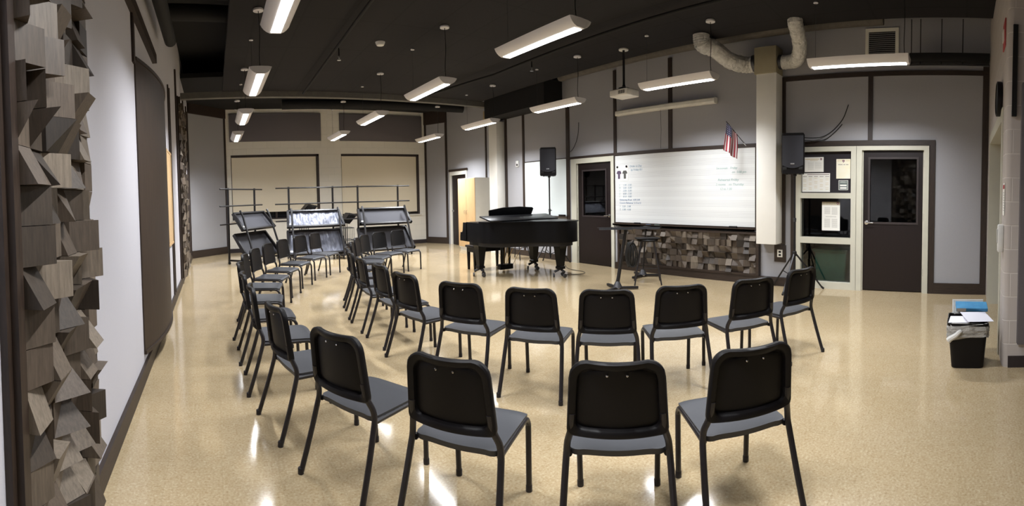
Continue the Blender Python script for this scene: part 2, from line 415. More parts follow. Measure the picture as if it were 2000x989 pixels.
# dark rooms behind the glass
w = MB(); w.box(10.2, 10.35, -.5, 13.5, 0, 3); w.box(WR + .16, 10.35, 8.2, 8.35, 0, 3); w.box(WR + .16, 10.35, 4.4, 4.5, 0, 3); w.box(WR + .16, 10.35, -.6, -.5, 0, 3); w.box(WR + .16, 10.35, -.5, 13.5, 3, 3.1); w.box(WR + .16, 10.35, 13.4, 13.5, 0, 3)
struct(w.build('wall_side_rooms', 'dark_room_paint', smooth=0), 'dark rooms behind the door glass')
struct(BX(4.25, 6.8, -1.6, -1.5, 0, 3).build('wall_outer', 'dark_room_paint', smooth=0))
# trims of dark wood on the walls
tn = [0]
def trim(a, m='dark_wood', label=None):
    tn[0] += 1
    o = struct(BX(*a).build('trim_%d' % tn[0], m, smooth=0)); return o
X0 = WR - .022; XR = X0 - .002
for y, ww, za, zb in ((10.95, .06, .12, 3.4), (10.0, .07, .12, 3.42), (9.27, .07, .12, 3.42), (7.68, .10, 0, 3.45), (6.30, .07, 2.26, 3.9), (4.97, .08, 2.26, 3.9),
                      (2.80, .07, .66, 3.27), (2.63, .08, 0, 2.23), (1.41, .07, 2.26, 3.25), (-.30, .09, 0, 3.36), (.47, .08, 0, 2.28)):
    trim((X0, WR, y - ww / 2, y + ww / 2, za, zb))
for ya, yb, za, zb in ((-.34, 2.83, 3.23, 3.30), (3.2, 7.73, 2.235, 2.285), (.43, 2.67, 2.205, 2.28)):
    trim((XR, WR, ya, yb, za, zb), 'dark_wood_rail')
for y, zb in ((7.08, 3.25), (7.3, 3.25)): trim((WL, WL + .02, y - .03, y + .03, .1, zb))
for y, ww in ((8.62, .1), (10.7, .12), (11.9, .14), (12.6, .14)): trim((WL, WL + .03, y - ww / 2, y + ww / 2, .1, 3.9))
trim((WL, WL + .05, 2.3, 5.35, 3.06, 3.16), 'dark_wood_rail')
trim((WL, WL + .02, 3.90, 3.98, 2.66, 3.1))
trim((4.03 - .03, 4.03, -.43, -.39, 2.14, 2.9), 'black_paint')
d1 = Vector((1.03, 1.1, 0)).normalized(); n1 = Vector((d1.y, -d1.x, 0))
def diag_box(p, q, za, zb, th):
    d = (Vector(q) - Vector(p)).normalized(); n = Vector((d.y, -d.x))
    if n.y > 0: n = -n
    a, b = Vector(p), Vector(q)
    return MB().prism([tuple(a), tuple(b), tuple(b + n * th), tuple(a + n * th)], za, zb)
struct(diag_box((WL, 12.9), (.40, 14.0), 3.93, 4.2, .05).build('trim_30', 'dark_wood_rail', smooth=0))
struct(diag_box((.36, 13.96), (.40, 14.0), 0, 4.0, .03).build('trim_31', 'dark_wood', smooth=0))
struct(diag_box((6.68, 14.0), (WR, 13.2), 3.80, 4.2, .05).build('trim_32', 'dark_wood_rail', smooth=0))
struct(diag_box((6.68, 14.0), (6.71, 13.94), 0, 3.8, .03).build('trim_33', 'dark_wood', smooth=0))
struct(diag_box((7.04, 13.26), (WR, 13.2), 0, 3.8, .03).build('trim_34', 'dark_wood', smooth=0))
# baseboards
struct(BX(WL, WL + .025, -3.2, 12.9, 0, .13).build('baseboard_left', 'dark_wood_rail', smooth=0))
struct(diag_box((WL, 12.9), (.40, 14.0), 0, .2, .03).build('baseboard_far_left', 'dark_wood_rail', smooth=0))
struct(BX(.40, 6.68, WF - .02, WF, 0, .12).build('baseboard_far', 'vinyl_base', smooth=0))
struct(diag_box((6.68, 14.0), (WR, 13.2), 0, .2, .03).build('baseboard_far_right', 'dark_wood_rail', smooth=0))
b = MB(); b.box(X0 - .004, WR, 7.73, 12.0, 0, .13); b.box(X0 - .004, WR, -.34, .43, 0, .16); b.box(WR - .07, WR, 2.7, 6.28, 0, .13)
struct(b.build('baseboard_right', 'dark_wood_rail', smooth=0))
struct(MB().box(4.022, 4.03, -3.2, WN - .05, 0, .10).build('baseboard_near', 'vinyl_base', smooth=0))
# beam, bulkhead at the end of the tile ceiling
struct(BX(WL, WR, 10.2, 10.36, 3.72, 3.85).build('ceiling_beam', 'beam_paint', smooth=0), 'grey beam across the room at the end of the tile ceiling')
struct(BX(6.55, WR, 7.85, 10.2, 3.42, 3.95).build('ceiling_low', 'black_paint', smooth=0), 'black bulkhead above the wall behind the piano')

# ------------------------------------------------------------------ doors
def wall_door(n, ya, yb, ztop, slab_a, slab_b, gl, label, hinge_hi=True, lever_y=None):
    x = WR
    f = MB(); t = .075
    f.box(x - .02, x + .14, ya, slab_a, 0, ztop); f.box(x - .02, x + .14, slab_b, yb, 0, ztop); f.box(x - .02, x + .14, slab_a, slab_b, 2.13, ztop)
    f.box(x + .02, x + .05, slab_a - .0, slab_a + .015, 0, 2.13); f.box(x + .02, x + .05, slab_b - .015, slab_b, 0, 2.13)
    fr = struct(f.build('door_%d' % n, 'frame_paint', smooth=0), label)
    ga, gb, gz0, gz1 = gl
    s = MB(); xa, xb = x + .03, x + .075; sa, sb = slab_a + .006, slab_b - .006
    s.box(xa, xb, sa, ga, .012, 2.122); s.box(xa, xb, gb, sb, .012, 2.122); s.box(xa, xb, ga, gb, .012, gz0); s.box(xa, xb, ga, gb, gz1, 2.122)
    sl = s.build('door_leaf', 'door_wood', fr, 0)
    g = MB(); e = .03
    g.box(xa - .012, xa, ga - e, ga, gz0 - e, gz1 + e); g.box(xa - .012, xa, gb, gb + e, gz0 - e, gz1 + e); g.box(xa - .012, xa, ga, gb, gz0 - e, gz0); g.box(xa - .012, xa, ga, gb, gz1, gz1 + e)
    g.build('glazing_bead', 'door_bead', sl, 0)
    BX(xa + .015, xa + .022, ga, gb, gz0, gz1).build('glass_pane', 'window_glass', fr, 0)
    h = MB(); ly = lever_y; sgn = 1 if ly < (slab_a + slab_b) / 2 else -1
    h.lathe([(.032, 0), (.032, .012), (.014, .016), (.012, .055)], 16, TR((xa, ly, 1.04)) @ RY(-PI / 2))
    h.tube([(xa - .05, ly, 1.04), (xa - .055, ly + sgn * .03, 1.04), (xa - .05, ly + sgn * .11, 1.04)], .009, 8, smooth=4)
    h.build('lever_handle', 'chrome', fr)
    k = MB(); hy = slab_b if hinge_hi else slab_a
    for z in (.25, 1.08, 1.88): k.tube([(xa - .006, hy, z), (xa - .006, hy, z + .11)], .008, 8)
    k.build('hinge', 'chrome', fr)
    return fr
wall_door(1, 6.34, 7.58, 2.235, 6.42, 7.42, (6.60, 7.25, 1.03, 1.96), 'dark door with a window between piano and whiteboard', True, 6.50)
d2 = wall_door(2, .52, 1.62, 2.195, .595, 1.53, (.705, 1.41, 1.05, 2.0), 'dark door with a window at the right', False, 1.46)
# sidelight frame left of door 2
f = MB(); x = WR
f.box(x - .02, x + .14, 2.51, 2.59, 0, 2.195); f.box(x - .02, x + .14, 1.615, 1.70, 0, 2.195)
for za, zb in ((0, .105), (.70, .795), (1.40, 1.485), (2.12, 2.195)): f.box(x - .019, x + .139, 1.70, 2.51, za, zb)
sd = struct(f.build('window_3', 'frame_paint', smooth=0), 'three pane side window beside the right door')
for za, zb in ((.105, .70), (.795, 1.40)): BX(x + .05, x + .057, 1.70, 2.51, za, zb).build('glass_pane', 'window_glass', sd, 0)
BX(x + .04, x + .06, 1.70, 2.51, 1.485, 2.12).build('pin_panel', 'pin_board', sd, 0)
# double door in the near wall
f = MB(); y = WN
f.box(6.45, 6.57, y - .2, y + .012, 0, 2.28); f.box(4.36, 4.45, y - .2, y + .012, 0, 2.28); f.box(4.45, 6.45, y - .2, y + .012, 2.16, 2.28)
fr = struct(f.build('door_3', 'frame_paint', smooth=0), 'double door in the near right wall, seen edge on')
for xa, xb in ((4.455, 5.445), (5.455, 6.445)): BX(xa, xb, y - .2, y - .155, .012, 2.155).build('door_leaf', 'door_wood', fr, 0)
h = MB(); h.lathe([(.03, 0), (.03, .012), (.012, .016), (.012, .06)], 14, TR((4.62, y - .155, 1.12)) @ RX(-PI / 2)); h.tube([(4.62, y - .10, 1.12), (4.66, y - .095, 1.12), (4.74, y - .1, 1.12)], .01, 8, smooth=3)
h.build('lever_handle', 'chrome', fr)
h = MB(); h.rbox(4.9, 5.2, y - .155, y - .08, 2.02, 2.10, .008); h.tube([(4.95, y - .1, 2.11), (4.7, y - .06, 2.12), (4.6, y - .02, 2.14)], .012, 8); h.build('door_closer', 'grey_metal', fr)
# door behind the cabinet
f = MB(); f.box(WR - .02, WR + .14, 12.0, 12.07, 0, 2.24); f.box(WR - .02, WR + .14, 12.98, 13.05, 0, 2.24); f.box(WR - .02, WR + .14, 12.07, 12.98, 2.13, 2.24)
fr = struct(f.build('door_4', 'white_paint', smooth=0), 'door half hidden behind the wooden cabinet')
BX(WR + .03, WR + .075, 12.075, 12.975, .012, 2.125).build('door_leaf', 'door_wood', fr, 0)
h = MB(); h.lathe([(.03, 0), (.03, .012), (.012, .016), (.012, .06)], 14, TR((WR + .03, 12.9, 1.04)) @ RY(-PI / 2)); h.build('door_knob', 'chrome', fr)
trim((WR - .03, WR - .02, 11.95, 13.1, 2.24, 2.31), 'dark_wood_rail')

# ------------------------------------------------------------------ wood block diffusers on the walls
def blocks(U, V, nu, nv, place, dmin, dmax, slope, frame_d):
    mb = MB(); du, dv = U / nu, V / nv
    for i in range(nu):
        for j in range(nv):
            base = random.uniform(dmin, dmax); kind = random.random()
            dd = [base] * 4
            s = random.uniform(.4, 1) * slope
            if kind < .22: dd = [base, base + s, base + s, base]
            elif kind < .40: dd = [base + s, base, base, base + s]
            elif kind < .56: dd = [base, base, base + s, base + s]
            elif kind < .76: dd = [base + s, base + s, base, base]
            elif kind < .93: dd[random.randrange(4)] += s * 1.2
            if i == nu - 1 and nu < 10: dd = [min(d, .035) for d in dd]
            g = .0012
            u0, u1, v0, v1 = i * du + g, (i + 1) * du - g, j * dv + g, (j + 1) * dv - g
            c = [(u0, v0), (u1, v0), (u1, v1), (u0, v1)]
            vs = [place(u, v, 0) for u, v in c] + [place(u, v, d) for (u, v), d in zip(c, dd)]
            mb.add(vs, [(3, 2, 1, 0), (4, 5, 6, 7), (0, 1, 5, 4), (1, 2, 6, 5), (2, 3, 7, 6), (3, 0, 4, 7)])
    return mb
def left_diffuser(name_label, ya, yb, za, zb, nu, nv, dmin, dmax, slope, jamb, fd):
    t = thing('block_diffuser', name_label, 'acoustic panel', (WL, (ya + yb) / 2, za), 0)
    T = TR((-WL, -(ya + yb) / 2, -za))
    blocks(yb - ya, zb - za, nu, nv, lambda u, v, d: (d + .02, -(yb - ya) / 2 + u, v), dmin, dmax, slope, 0).build('wood_blocks', 'stained_wood_blocks', t, 0)
    f = MB(); h = zb - za; w = (yb - ya) / 2
    f.box(0, fd, -w - jamb, -w, 0, h); f.box(0, fd * .6, w, w + .03, 0, h); f.box(0, .02, -w, w, 0, h)
    f.box(0, fd * .5, -w - jamb - .03, -w - jamb, 0, h)
    f.build('frame', 'dark_wood', t, 0)
    return t
left_diffuser('tall wall panel of big jutting wood blocks beside the camera', 1.36, 2.23, .12, 3.35, 7, 25, .0, .035, .10, .05, .05)
left_diffuser('tall narrow wood block panel past the cork board, near the windows', 8.75, 10.6, .12, 3.45, 13, 25, .008, .04, .05, .05, .05)
t = thing('block_diffuser', 'low wide panel of wood blocks under the whiteboard', 'acoustic panel', (WR, 4.7, .13), 0)
blocks(2.9, .64, 26, 6, lambda u, v, d: (-d - .02, -1.45 + u, .035 + v), .0, .04, .075, 0).build('wood_blocks', 'stained_wood_blocks', t, 0)
f = MB(); f.box(-.085, 0, -1.50, -1.45, 0, .71); f.box(-.085, 0, 1.45, 1.50, 0, .71); f.box(-.085, 0, -1.45, 1.45, 0, .035); f.box(-.085, 0, -1.45, 1.45, .675, .71); f.box(-.02, 0, -1.45, 1.45, .035, .675)
f.build('frame', 'dark_wood_rail', t, 0)

# curved wooden diffuser
t = thing('curved_diffuser', 'convex dark wood veneer panel bulging from the wall before the cork board', 'acoustic panel', (WL, 5.0, .2), 0)
def arc(z, e=0): return [(.012 + e + .125 * (1 - s * s), s * (1.0 - e * .2), z) for s in [k / 12 - 1 for k in range(25)]]
g = MB(); rings = [arc(z) + [(.001, 1.0, z), (.001, -1.0, z)] for z in (.03, .6, 1.2, 1.8, 2.5)]
g.loft(rings).build('veneer_face', 'walnut_veneer', t, .4)
for za, zb in ((0, .03), (2.5, 2.53)): MB().loft([arc(z, .012) + [(.001, 1.0, z), (.001, -1.0, z)] for z in (za, zb)]).build('edge_band', 'dark_wood_rail', t, .4)
# cork board
t = thing('cork_board', 'tan cork board just past the curved wood panel', 'board', (WL, 6.75, .9), 0)
BX(.002, .02, -.33, .33, .03, 1.3).build('cork_sheet', 'cork', t, 0)
f = MB(); f.box(0, .026, -.36, -.33, 0, 1.33); f.box(0, .026, .33, .36, 0, 1.33); f.box(0, .026, -.33, .33, 0, .03); f.box(0, .026, -.33, .33, 1.3, 1.33); f.build('frame', 'maple', t, 0)
# acoustic panels
for xa, xb, lb in ((.53, 3.26, 'dark grey fabric panel above the window farther from the piano'), (3.84, 6.56, 'dark grey fabric panel above the window nearer the piano')):
    tag(MB().rbox(xa, xb, WF - .05, WF - .001, 3.25, 4.07, .008).build('acoustic_panel', 'dark_grey_fabric'), lb, 'acoustic panel')
tag(MB().rbox(3.975, 4.029, -1.9, -.47, .21, 2.42, .01).build('acoustic_panel', 'dark_grey_fabric'), 'large grey fabric panel on the block wall beside the wastebasket', 'acoustic panel')

# ------------------------------------------------------------------ chairs
def chair_parts(t):
    N = 12
    def seat_pt(u, v, dz):
        y = -.19 + .405 * v
        w = .205
        e = min(v, 1 - v) * .405
        if e < .04: w -= .04 - math.sqrt(max(0, .04 ** 2 - (.04 - e) ** 2))
        x = u * w
        z = .417 - .013 * (1 - u ** 4) * math.sin(PI * min(1, v * 1.1)) - .018 * max(0, (v - .85) / .15) ** 2 - .008 * abs(u) ** 6 - .012 * (1 - v) * (1 - u * u)
        return (x, y, z + dz)
    us = [-1 + 2 * k / 14 for k in range(15)]; vs = [0, .01, .03, .06, .1, .2, .35, .5, .65, .8, .9, .94, .97, .99, 1]
    top = [[seat_pt(u, v, 0) for u in us] for v in vs]; bot = [[(p[0] * .985, p[1] + (.004 if v < .5 else -.004), p[2] - .026) for p in [seat_pt(u, v, 0) for u in us]] for v in vs]
    MB().slab(top, bot).build('seat', 'toplit_seat_plastic', t, .9)
    # moulded back: front shell, thick rim, recessed rear
    def bk(u, q, inset, off):
        z0, z1, r = .485 + inset, .80 - inset, .065 - inset * .5
        z = z0 + (z1 - z0) * q
        w = .207 - .019 * (z - .485) / .315 - inset
        for ze in (z1 - z,):
            if ze < r: w -= r - math.sqrt(max(0, r * r - (r - ze) ** 2))
        if z - z0 < .03: w -= .03 - math.sqrt(max(0, .03 ** 2 - (.03 - z + z0) ** 2))
        y = -.222 - .12 * (z - .485) + .028 * u * u * (1 if True else 0)
        return (u * w, y + off, z)
    qs = [0, .02, .05, .1, .2, .35, .5, .65, .78, .86, .91, .95, .975, .99, 1]
    G = lambda ins, off: [[bk(u, q, ins, off) for u in us] for q in qs]
    b = MB(); R, C = len(qs), len(us)
    grids = [G(0, 0), G(-.003, -.010), G(-.003, -.026), G(.003, -.034), G(.022, -.034), G(.030, -.028), G(.034, -.010)]
    vsx = [p for g in grids for r in g for p in r]; o = R * C; fs = []
    for i in range(R - 1):
        for j in range(C - 1):
            a, bb, c_, d_ = i * C + j, i * C + j + 1, (i + 1) * C + j + 1, (i + 1) * C + j
            fs += [(a, bb, c_, d_), (6 * o + d_, 6 * o + c_, 6 * o + bb, 6 * o + a)]
    rim = [j for j in range(C)] + [i * C + C - 1 for i in range(1, R)] + [(R - 1) * C + j for j in range(C - 2, -1, -1)] + [i * C for i in range(R - 2, 0, -1)]
    for L in range(6):
        for k in range(len(rim)):
            a, bb = rim[k], rim[(k + 1) % len(rim)]; fs.append((L * o + bb, L * o + a, (L + 1) * o + a, (L + 1) * o + bb))
    used = sorted({i for f in fs for i in f}); mp = {i: k for k, i in enumerate(used)}
    b.add([vsx[i] for i in used], [tuple(mp[i] for i in f) for f in fs])
    back = b.build('backrest', 'black_plastic', t, .7)
    for s in (-1, 1):
        MB().lathe([(.0055, 0), (.0055, .003), (.003, .005)], 8, TR((s * .04, -.2665, .748)) @ RX(PI / 2 - .1)).build('screw', 'chrome', back)
    for s in (-1, 1):
        m = MB(); m.tube([(s * .233, -.308, .012), (s * .224, -.245, .2), (s * .217, -.203, .34), (s * .213, -.188, .40), (s * .208, -.191, .445), (s * .194, -.210, .495), (s * .187, -.223, .54), (s * .184, -.229, .58)], .0150, 10, smooth=5)
        m.lathe([(.0168, 0), (.0168, .03), (.0145, .034)], 10, TR((s * .2335, -.311, 0)))
        m.build('leg', 'chair_steel', t)
        m = MB(); m.tube([(s * .193, .222, .012), (s * .197, .214, .30), (s * .198, .205, .352), (s * .198, .175, .380), (s * .198, .12, .386), (s * .2, -.10, .384), (s * .205, -.178, .384)], .0145, 10, smooth=5)
        m.lathe([(.0168, 0), (.0168, .03), (.0145, .034)], 10, TR((s * .193, .2225, 0)))
        m.build('leg', 'chair_steel', t)
    m = MB(); m.tube([(-.2, -.13, .377), (.2, -.13, .377)], .009, 8); m.tube([(0, -.13, .377), (0, .1, .377)], .009, 8); m.tube([(-.2, .1, .377), (.2, .1, .377)], .009, 8)
    m.build('seat_frame', 'chair_steel', t)
OUT = [(2.183, 9.289, -44.1), (1.784, 8.796, -46.1), (1.366, 8.086, -35.8), (1.042, 7.377, -30.3), (.786, 6.683, -24.7), (.613, 6.012, -14.1), (.518, 5.234, -9.7), (.510, 4.487, -.8),
       (.532, 3.787, -.9), (.613, 3.085, 10.9), (.800, 2.42, 25.9), (1.112, 1.879, 33.9), (1.584, 1.412, 41.4), (2.011, 1.071, 52.1)]
INN = [(3.812, 8.989, -64.9), (3.315, 8.706, -60.4), (2.89, 8.219, -42.9), (2.60, 7.671, -28), (2.32, 7.0, -21), (2.058, 6.33, -15.9), (1.933, 5.719, -11.2), (1.867, 5.144, -3), (1.867, 4.534, 2.4), (1.861, 3.924, 10.2),
       (2.018, 3.331, 29.1), (2.296, 2.825, 33.1), (2.614, 2.413, 39.7), (3.022, 2.113, 50.5), (3.504, 1.802, 60.3), (4.081, 1.637, 70.6)]
ORD = 'first second third fourth fifth sixth seventh eighth ninth tenth eleventh twelfth thirteenth fourteenth fifteenth sixteenth'.split()
def chair_label(row, i, n):
    arc_ = 'back arc of chairs' if row == 'o' else 'front arc of chairs'
    if i == 0: w = 'the end one by the risers'
    elif i == n - 1: w = 'end one ' + ('facing the door' if row == 'o' else 'by a speaker stand')
    elif i < n / 2: w = ORD[i] + ' from the risers'
    else: w = ORD[n - 1 - i] + (' from the end opposite the risers' if row == 'o' else ' from the speaker stand end')
    return 'black plastic chair in the %s, %s' % (arc_, w)
proto = None
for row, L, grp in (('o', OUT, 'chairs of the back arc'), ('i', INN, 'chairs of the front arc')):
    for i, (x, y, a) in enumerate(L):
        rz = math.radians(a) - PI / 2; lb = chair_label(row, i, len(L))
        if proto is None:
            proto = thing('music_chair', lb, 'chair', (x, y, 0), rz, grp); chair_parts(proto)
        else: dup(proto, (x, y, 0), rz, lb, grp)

# ------------------------------------------------------------------ pendant lights
def pendant_parts(t):
    L = .61
    prof = [(-.140, .085), (-.128, .060), (-.108, .036), (-.082, .016), (-.058, .006), (-.050, .002), (.050, .002), (.058, .006), (.082, .016), (.108, .036), (.128, .060), (.140, .085), (.10, .092), (0, .095), (-.10, .092)]
    MB().loft([[(x, y, z) for x, z in prof] for y in (-L, L)]).build('housing', 'housing_white', t, .5)
    BX(-.046, .046, -L + .03, L - .03, -.004, .003).build('lens', 'lit_lens', t, 0)
    for nm, tilt, en, sp in (('down_light', 0, 18, 142), ('side_light', .54, 12.5, 84), ('side_light', -.54, 12.5, 84)):
        ld = bpy.data.lights.new(nm, 'AREA'); ld.shape = 'RECTANGLE'; ld.size = .085 if not tilt else .06; ld.size_y = 1.14; ld.energy = en; ld.spread = math.radians(sp); ld.color = (.95, .97, 1.0)
        lo = bpy.data.objects.new(nm, ld); COL.objects.link(lo); lo.parent = t; lo.location = (.02 * (tilt > 0) - .02 * (tilt < 0), 0, -.008 - .022 * (tilt != 0)); lo.rotation_euler = (0, -tilt, 0)
    for s in (-1, 1):
        e = [(x * 1.01, z) for x, z in prof]
        MB().loft([[(x, s * L, z) for x, z in e], [(x * .99, s * (L + .008), z) for x, z in e]]).build('end_cap', 'housing_white', t, .5)
    MB().lathe([(.065, .81 - .03), (.065, .80), (.05, .815)], 20).build('canopy', 'housing_white', t).location = (0, -L + .06, 0)
    m = MB(); m.tube([(0, -L + .06, .79), (.008, -L + .055, .5), (-.004, -L + .06, .25), (0, -L + .05, .09)], .005, 6, smooth=4); m.build('power_cord', 'black_metal', t)
    MB().lathe([(.032, .795), (.026, .81), (.02, .815)], 14).build('cable_mount', 'housing_white', t).location = (0, L - .06, 0)
    MB().tube([(0, L - .06, .8), (0, L - .06, .09)], .002, 5).build('hanging_cable', 'grey_metal', t)
RN = ('row along the wood block wall', 'middle row', 'row along the whiteboard wall')
pp = None
for r, X in enumerate((.628, 3.162, 5.701)):
    for k in range(5):
        if r == 0 and k == 0: w = 'above the camera'
        y = 1.23 + 2.596 * k + .03 * r
        w = ('opposite end from the windows', 'fourth from the windows', 'third from the windows', 'second from the windows', 'next to the windows')[k]
        if r == 2 and k == 0: w = 'the one before the vent grille'
        lb = 'pendant strip light in the %s, %s' % (RN[r], w)
        if pp is None:
            pp = thing('pendant_light', lb, 'light', (X, y, 3.028), 0, 'pendant strip lights'); pendant_parts(pp)
        else:
            q = dup(pp, (X, y, 3.028), 0, lb, 'pendant strip lights')
            for c in q.children:                       # extra energy added to lamps towards the windows to brighten that end
                if c.type == 'LIGHT' and k >= 2:
                    c.data = c.data.copy(); c.data.energy *= (1.12, 1.4, 1.9)[k - 2]

# ------------------------------------------------------------------ grand piano
t = thing('grand_piano', 'black grand piano with its music desk raised, before a tall speaker', 'piano', (5.2, 7.0, 0))
def PL(x, y): return (x - 5.2, y - 7.0)
def smooth_poly(pts, n=4):
    P = [Vector(p) for p in pts]; Q = []
    for i in range(len(P) - 1):
        a, b_, c_, d_ = P[max(i - 1, 0)], P[i], P[i + 1], P[min(i + 2, len(P) - 1)]
        for k in range(n):
            s = k / n; Q.append(.5 * ((2 * b_) + (c_ - a) * s + (2 * a - 5 * b_ + 4 * c_ - d_) * s * s + (3 * b_ - a - 3 * c_ + d_) * s ** 3))
    Q.append(P[-1]); return [tuple(q) for q in Q]
bent = smooth_poly([(4.45, 7.25), (4.46, 7.08), (4.53, 6.90), (4.70, 6.75), (4.93, 6.64), (5.15, 6.52), (5.30, 6.36), (5.42, 6.20), (5.56, 6.11), (5.73, 6.10), (5.88, 6.17), (5.95, 6.36)], 5)
outline = [(4.45, 7.63)] + bent + [(5.95, 7.63)]
def off(poly, d):
    n = len(poly); out = []
    for i in range(n):
        a, b_, c_ = Vector(poly[i - 1]), Vector(poly[i]), Vector(poly[(i + 1) % n])
        e = (c_ - a).normalized(); out.append(tuple(b_ + Vector((e.y, -e.x)) * d))
    return out
O2 = [PL(*p) for p in outline]
MB().prism(O2, .64, .995).build('case', 'piano_lacquer', t, .5)
inn = [(x * .93, (y + .02) * .93) for x, y in O2]
MB().prism(inn, .57, .64).build('underframe', 'black_metal', t, .5)
ar = [(.0, .64), (.86, .64), (.86, .72), (.845, .80), (.79, .80), (.765, .83), (.755, .90), (.745, .985), (.0, .985)]   # side view of an arm: (y, z)
for x in (4.45, 5.87):
    m = MB(); T = TR((x - 5.2, 0, 0)) @ Matrix(((0, 0, 1, 0), (1, 0, 0, 0), (0, 1, 0, 0), (0, 0, 0, 1)))
    m.prism([(p[0] * 1.0 if p[0] else .6, p[1]) for p in ar], 0, .08, T); m.build('arm', 'piano_lacquer', t, .4)
MB().rbox(-.67, .67, .55, .86, .62, .72, .008).build('keybed', 'piano_lacquer', t)
MB().box(-.61, .61, .69, .84, .72, .745).build('keyboard', 'ivory', t, 0)
m = MB()
for k in range(51):
    if k % 7 not in (2, 6): m.box(-.6 + k * .0239 + .016, -.6 + k * .0239 + .027, .69, .78, .745, .757)
m.build('black_keys', 'black_plastic', t, 0)
MB().rbox(-.62, .62, .63, .655, .74, .97, .006).build('fallboard', 'piano_lacquer', t)
lid = [p for p in off(O2, .018)]
lid = [(x, min(y, .16)) for x, y in lid]
MB().prism(lid, .995, 1.016).build('lid', 'piano_lacquer', t, .5)
m = MB(); m.rbox(-.76, .76, 0, .37, -.012, .012, .004); o = m.build('lid_flap', 'piano_lacquer', t); o.location = (0, -.22, 1.03); o.rotation_euler = (.20, 0, 0)
m = MB(); P = [(-.47, 0), (.47, 0), (.53, .19), (.50, .215), (.2, .235), (-.2, .225), (-.48, .185), (-.50, .17)]
m.prism(P, -.009, .009, RX(PI / 2)); m.box(-.47, .47, -.03, .05, -.01, .008)
o = m.build('music_desk', 'piano_lacquer', t, .4); o.location = (.05, .35, 1.03); o.rotation_euler = (.22, 0, 0)
m = MB(); m.rbox(-.68, .68, .2, .62, .985, 1.0, .004); m.build('desk_shelf', 'piano_lacquer', t)
for lx, ly in ((4.6, 7.4), (5.85, 7.4), (5.63, 6.36)):
    x, y = PL(lx, ly); m = MB()
    prof = [(.10, .64), (.10, .58), (.085, .55), (.078, .50), (.05, .20), (.062, .19), (.062, .15)]
    m.loft([[(x + sx * r, y + sy * r, z) for sx, sy in ((-1, -1), (1, -1), (1, 1), (-1, 1))] for r, z in prof])
    lg = m.build('leg', 'piano_lacquer', t, .4)
    m = MB()
    for k in range(3):
        a = k * 2 * PI / 3 + .5; m.tube([(x, y, .15), (x + .11 * math.cos(a), y + .11 * math.sin(a), .10)], .022, 8)
    m.lathe([(.05, .13), (.05, .17)], 12, TR((x, y, 0))); m.build('caster_dolly', 'black_metal', lg)
    for k in range(3):
        a = k * 2 * PI / 3 + .5; m = MB(); m.lathe([(.02, -.016), (.036, -.013), (.036, .013), (.02, .016)], 14, TR((x + .12 * math.cos(a), y + .12 * math.sin(a), .0375)) @ RZ(a + PI / 2) @ RX(PI / 2)); m.build('caster_wheel', 'grey_metal', lg)
m = MB(); x, y = PL(5.27, 7.55)
for s in (-1, 1): m.lathe([(.03, .57), (.022, .45), (.026, .28), (.022, .14)], 10, TR((x + s * .09, y, 0)))
m.rbox(x - .15, x + .15, y - .05, y + .07, .05, .15, .01); m.build('pedal_lyre', 'piano_lacquer', t)
m = MB()
for k in (-1, 0, 1):
    m.tube([(x + k * .055, y + .05, .08), (x + k * .055, y + .17, .06)], .012, 8); m.tube([(x + k * .05, y - .03, .15), (x + k * .03, y - .03, .57)], .003, 6)
m.tube([(x - .04, y - .06, .14), (x - .01, y - .35, .6)], .004, 6); m.tube([(x + .13, y - .06, .13), (x + .2, y - .35, .6)], .004, 6)
m.build('pedal', 'brass', t)
# bench
t = thing('piano_bench', 'black piano bench tucked behind the grand piano', 'bench', (5.22, 8.16, 0))
MB().rbox(-.40, .40, -.17, .17, .45, .495, .012).build('seat', 'black_plastic', t)
MB().box(-.37, .37, -.145, .145, .36, .45).build('apron', 'piano_lacquer', t, 0)
for sx in (-1, 1):
    for sy in (-1, 1):
        MB().loft([[(sx * .345 + a * r, sy * .12 + b_ * r, z) for a, b_ in ((-1, -1), (1, -1), (1, 1), (-1, 1))] for r, z in ((.028, .45), (.026, .36), (.018, 0))]).build('leg', 'piano_lacquer', t, .4)

# ------------------------------------------------------------------ tall cabinet
t = thing('storage_cabinet', 'tall wooden storage cabinet with two maple doors, behind the piano', 'cabinet', (6.8, 11.2, 0))
m = MB(); m.box(-.23, .255, -.45, .45, .06, 1.97); m.box(-.2, .255, -.44, .44, 0, .06); m.build('carcass', 'cream_paint', t, 0)
for s, ya, yb in ((-1, -.448, -.003), (1, .003, .448)):
    d = MB().rbox(-.25, -.231, ya, yb, .10, 1.96, .003).build('door', 'maple', t)
    m = MB(); m.tube([(-.25, s * .05, .99), (-.285, s * .05, 1.0), (-.285, s * .05, 1.09), (-.25, s * .05, 1.10)], .006, 8); m.build('handle', 'chrome', d)

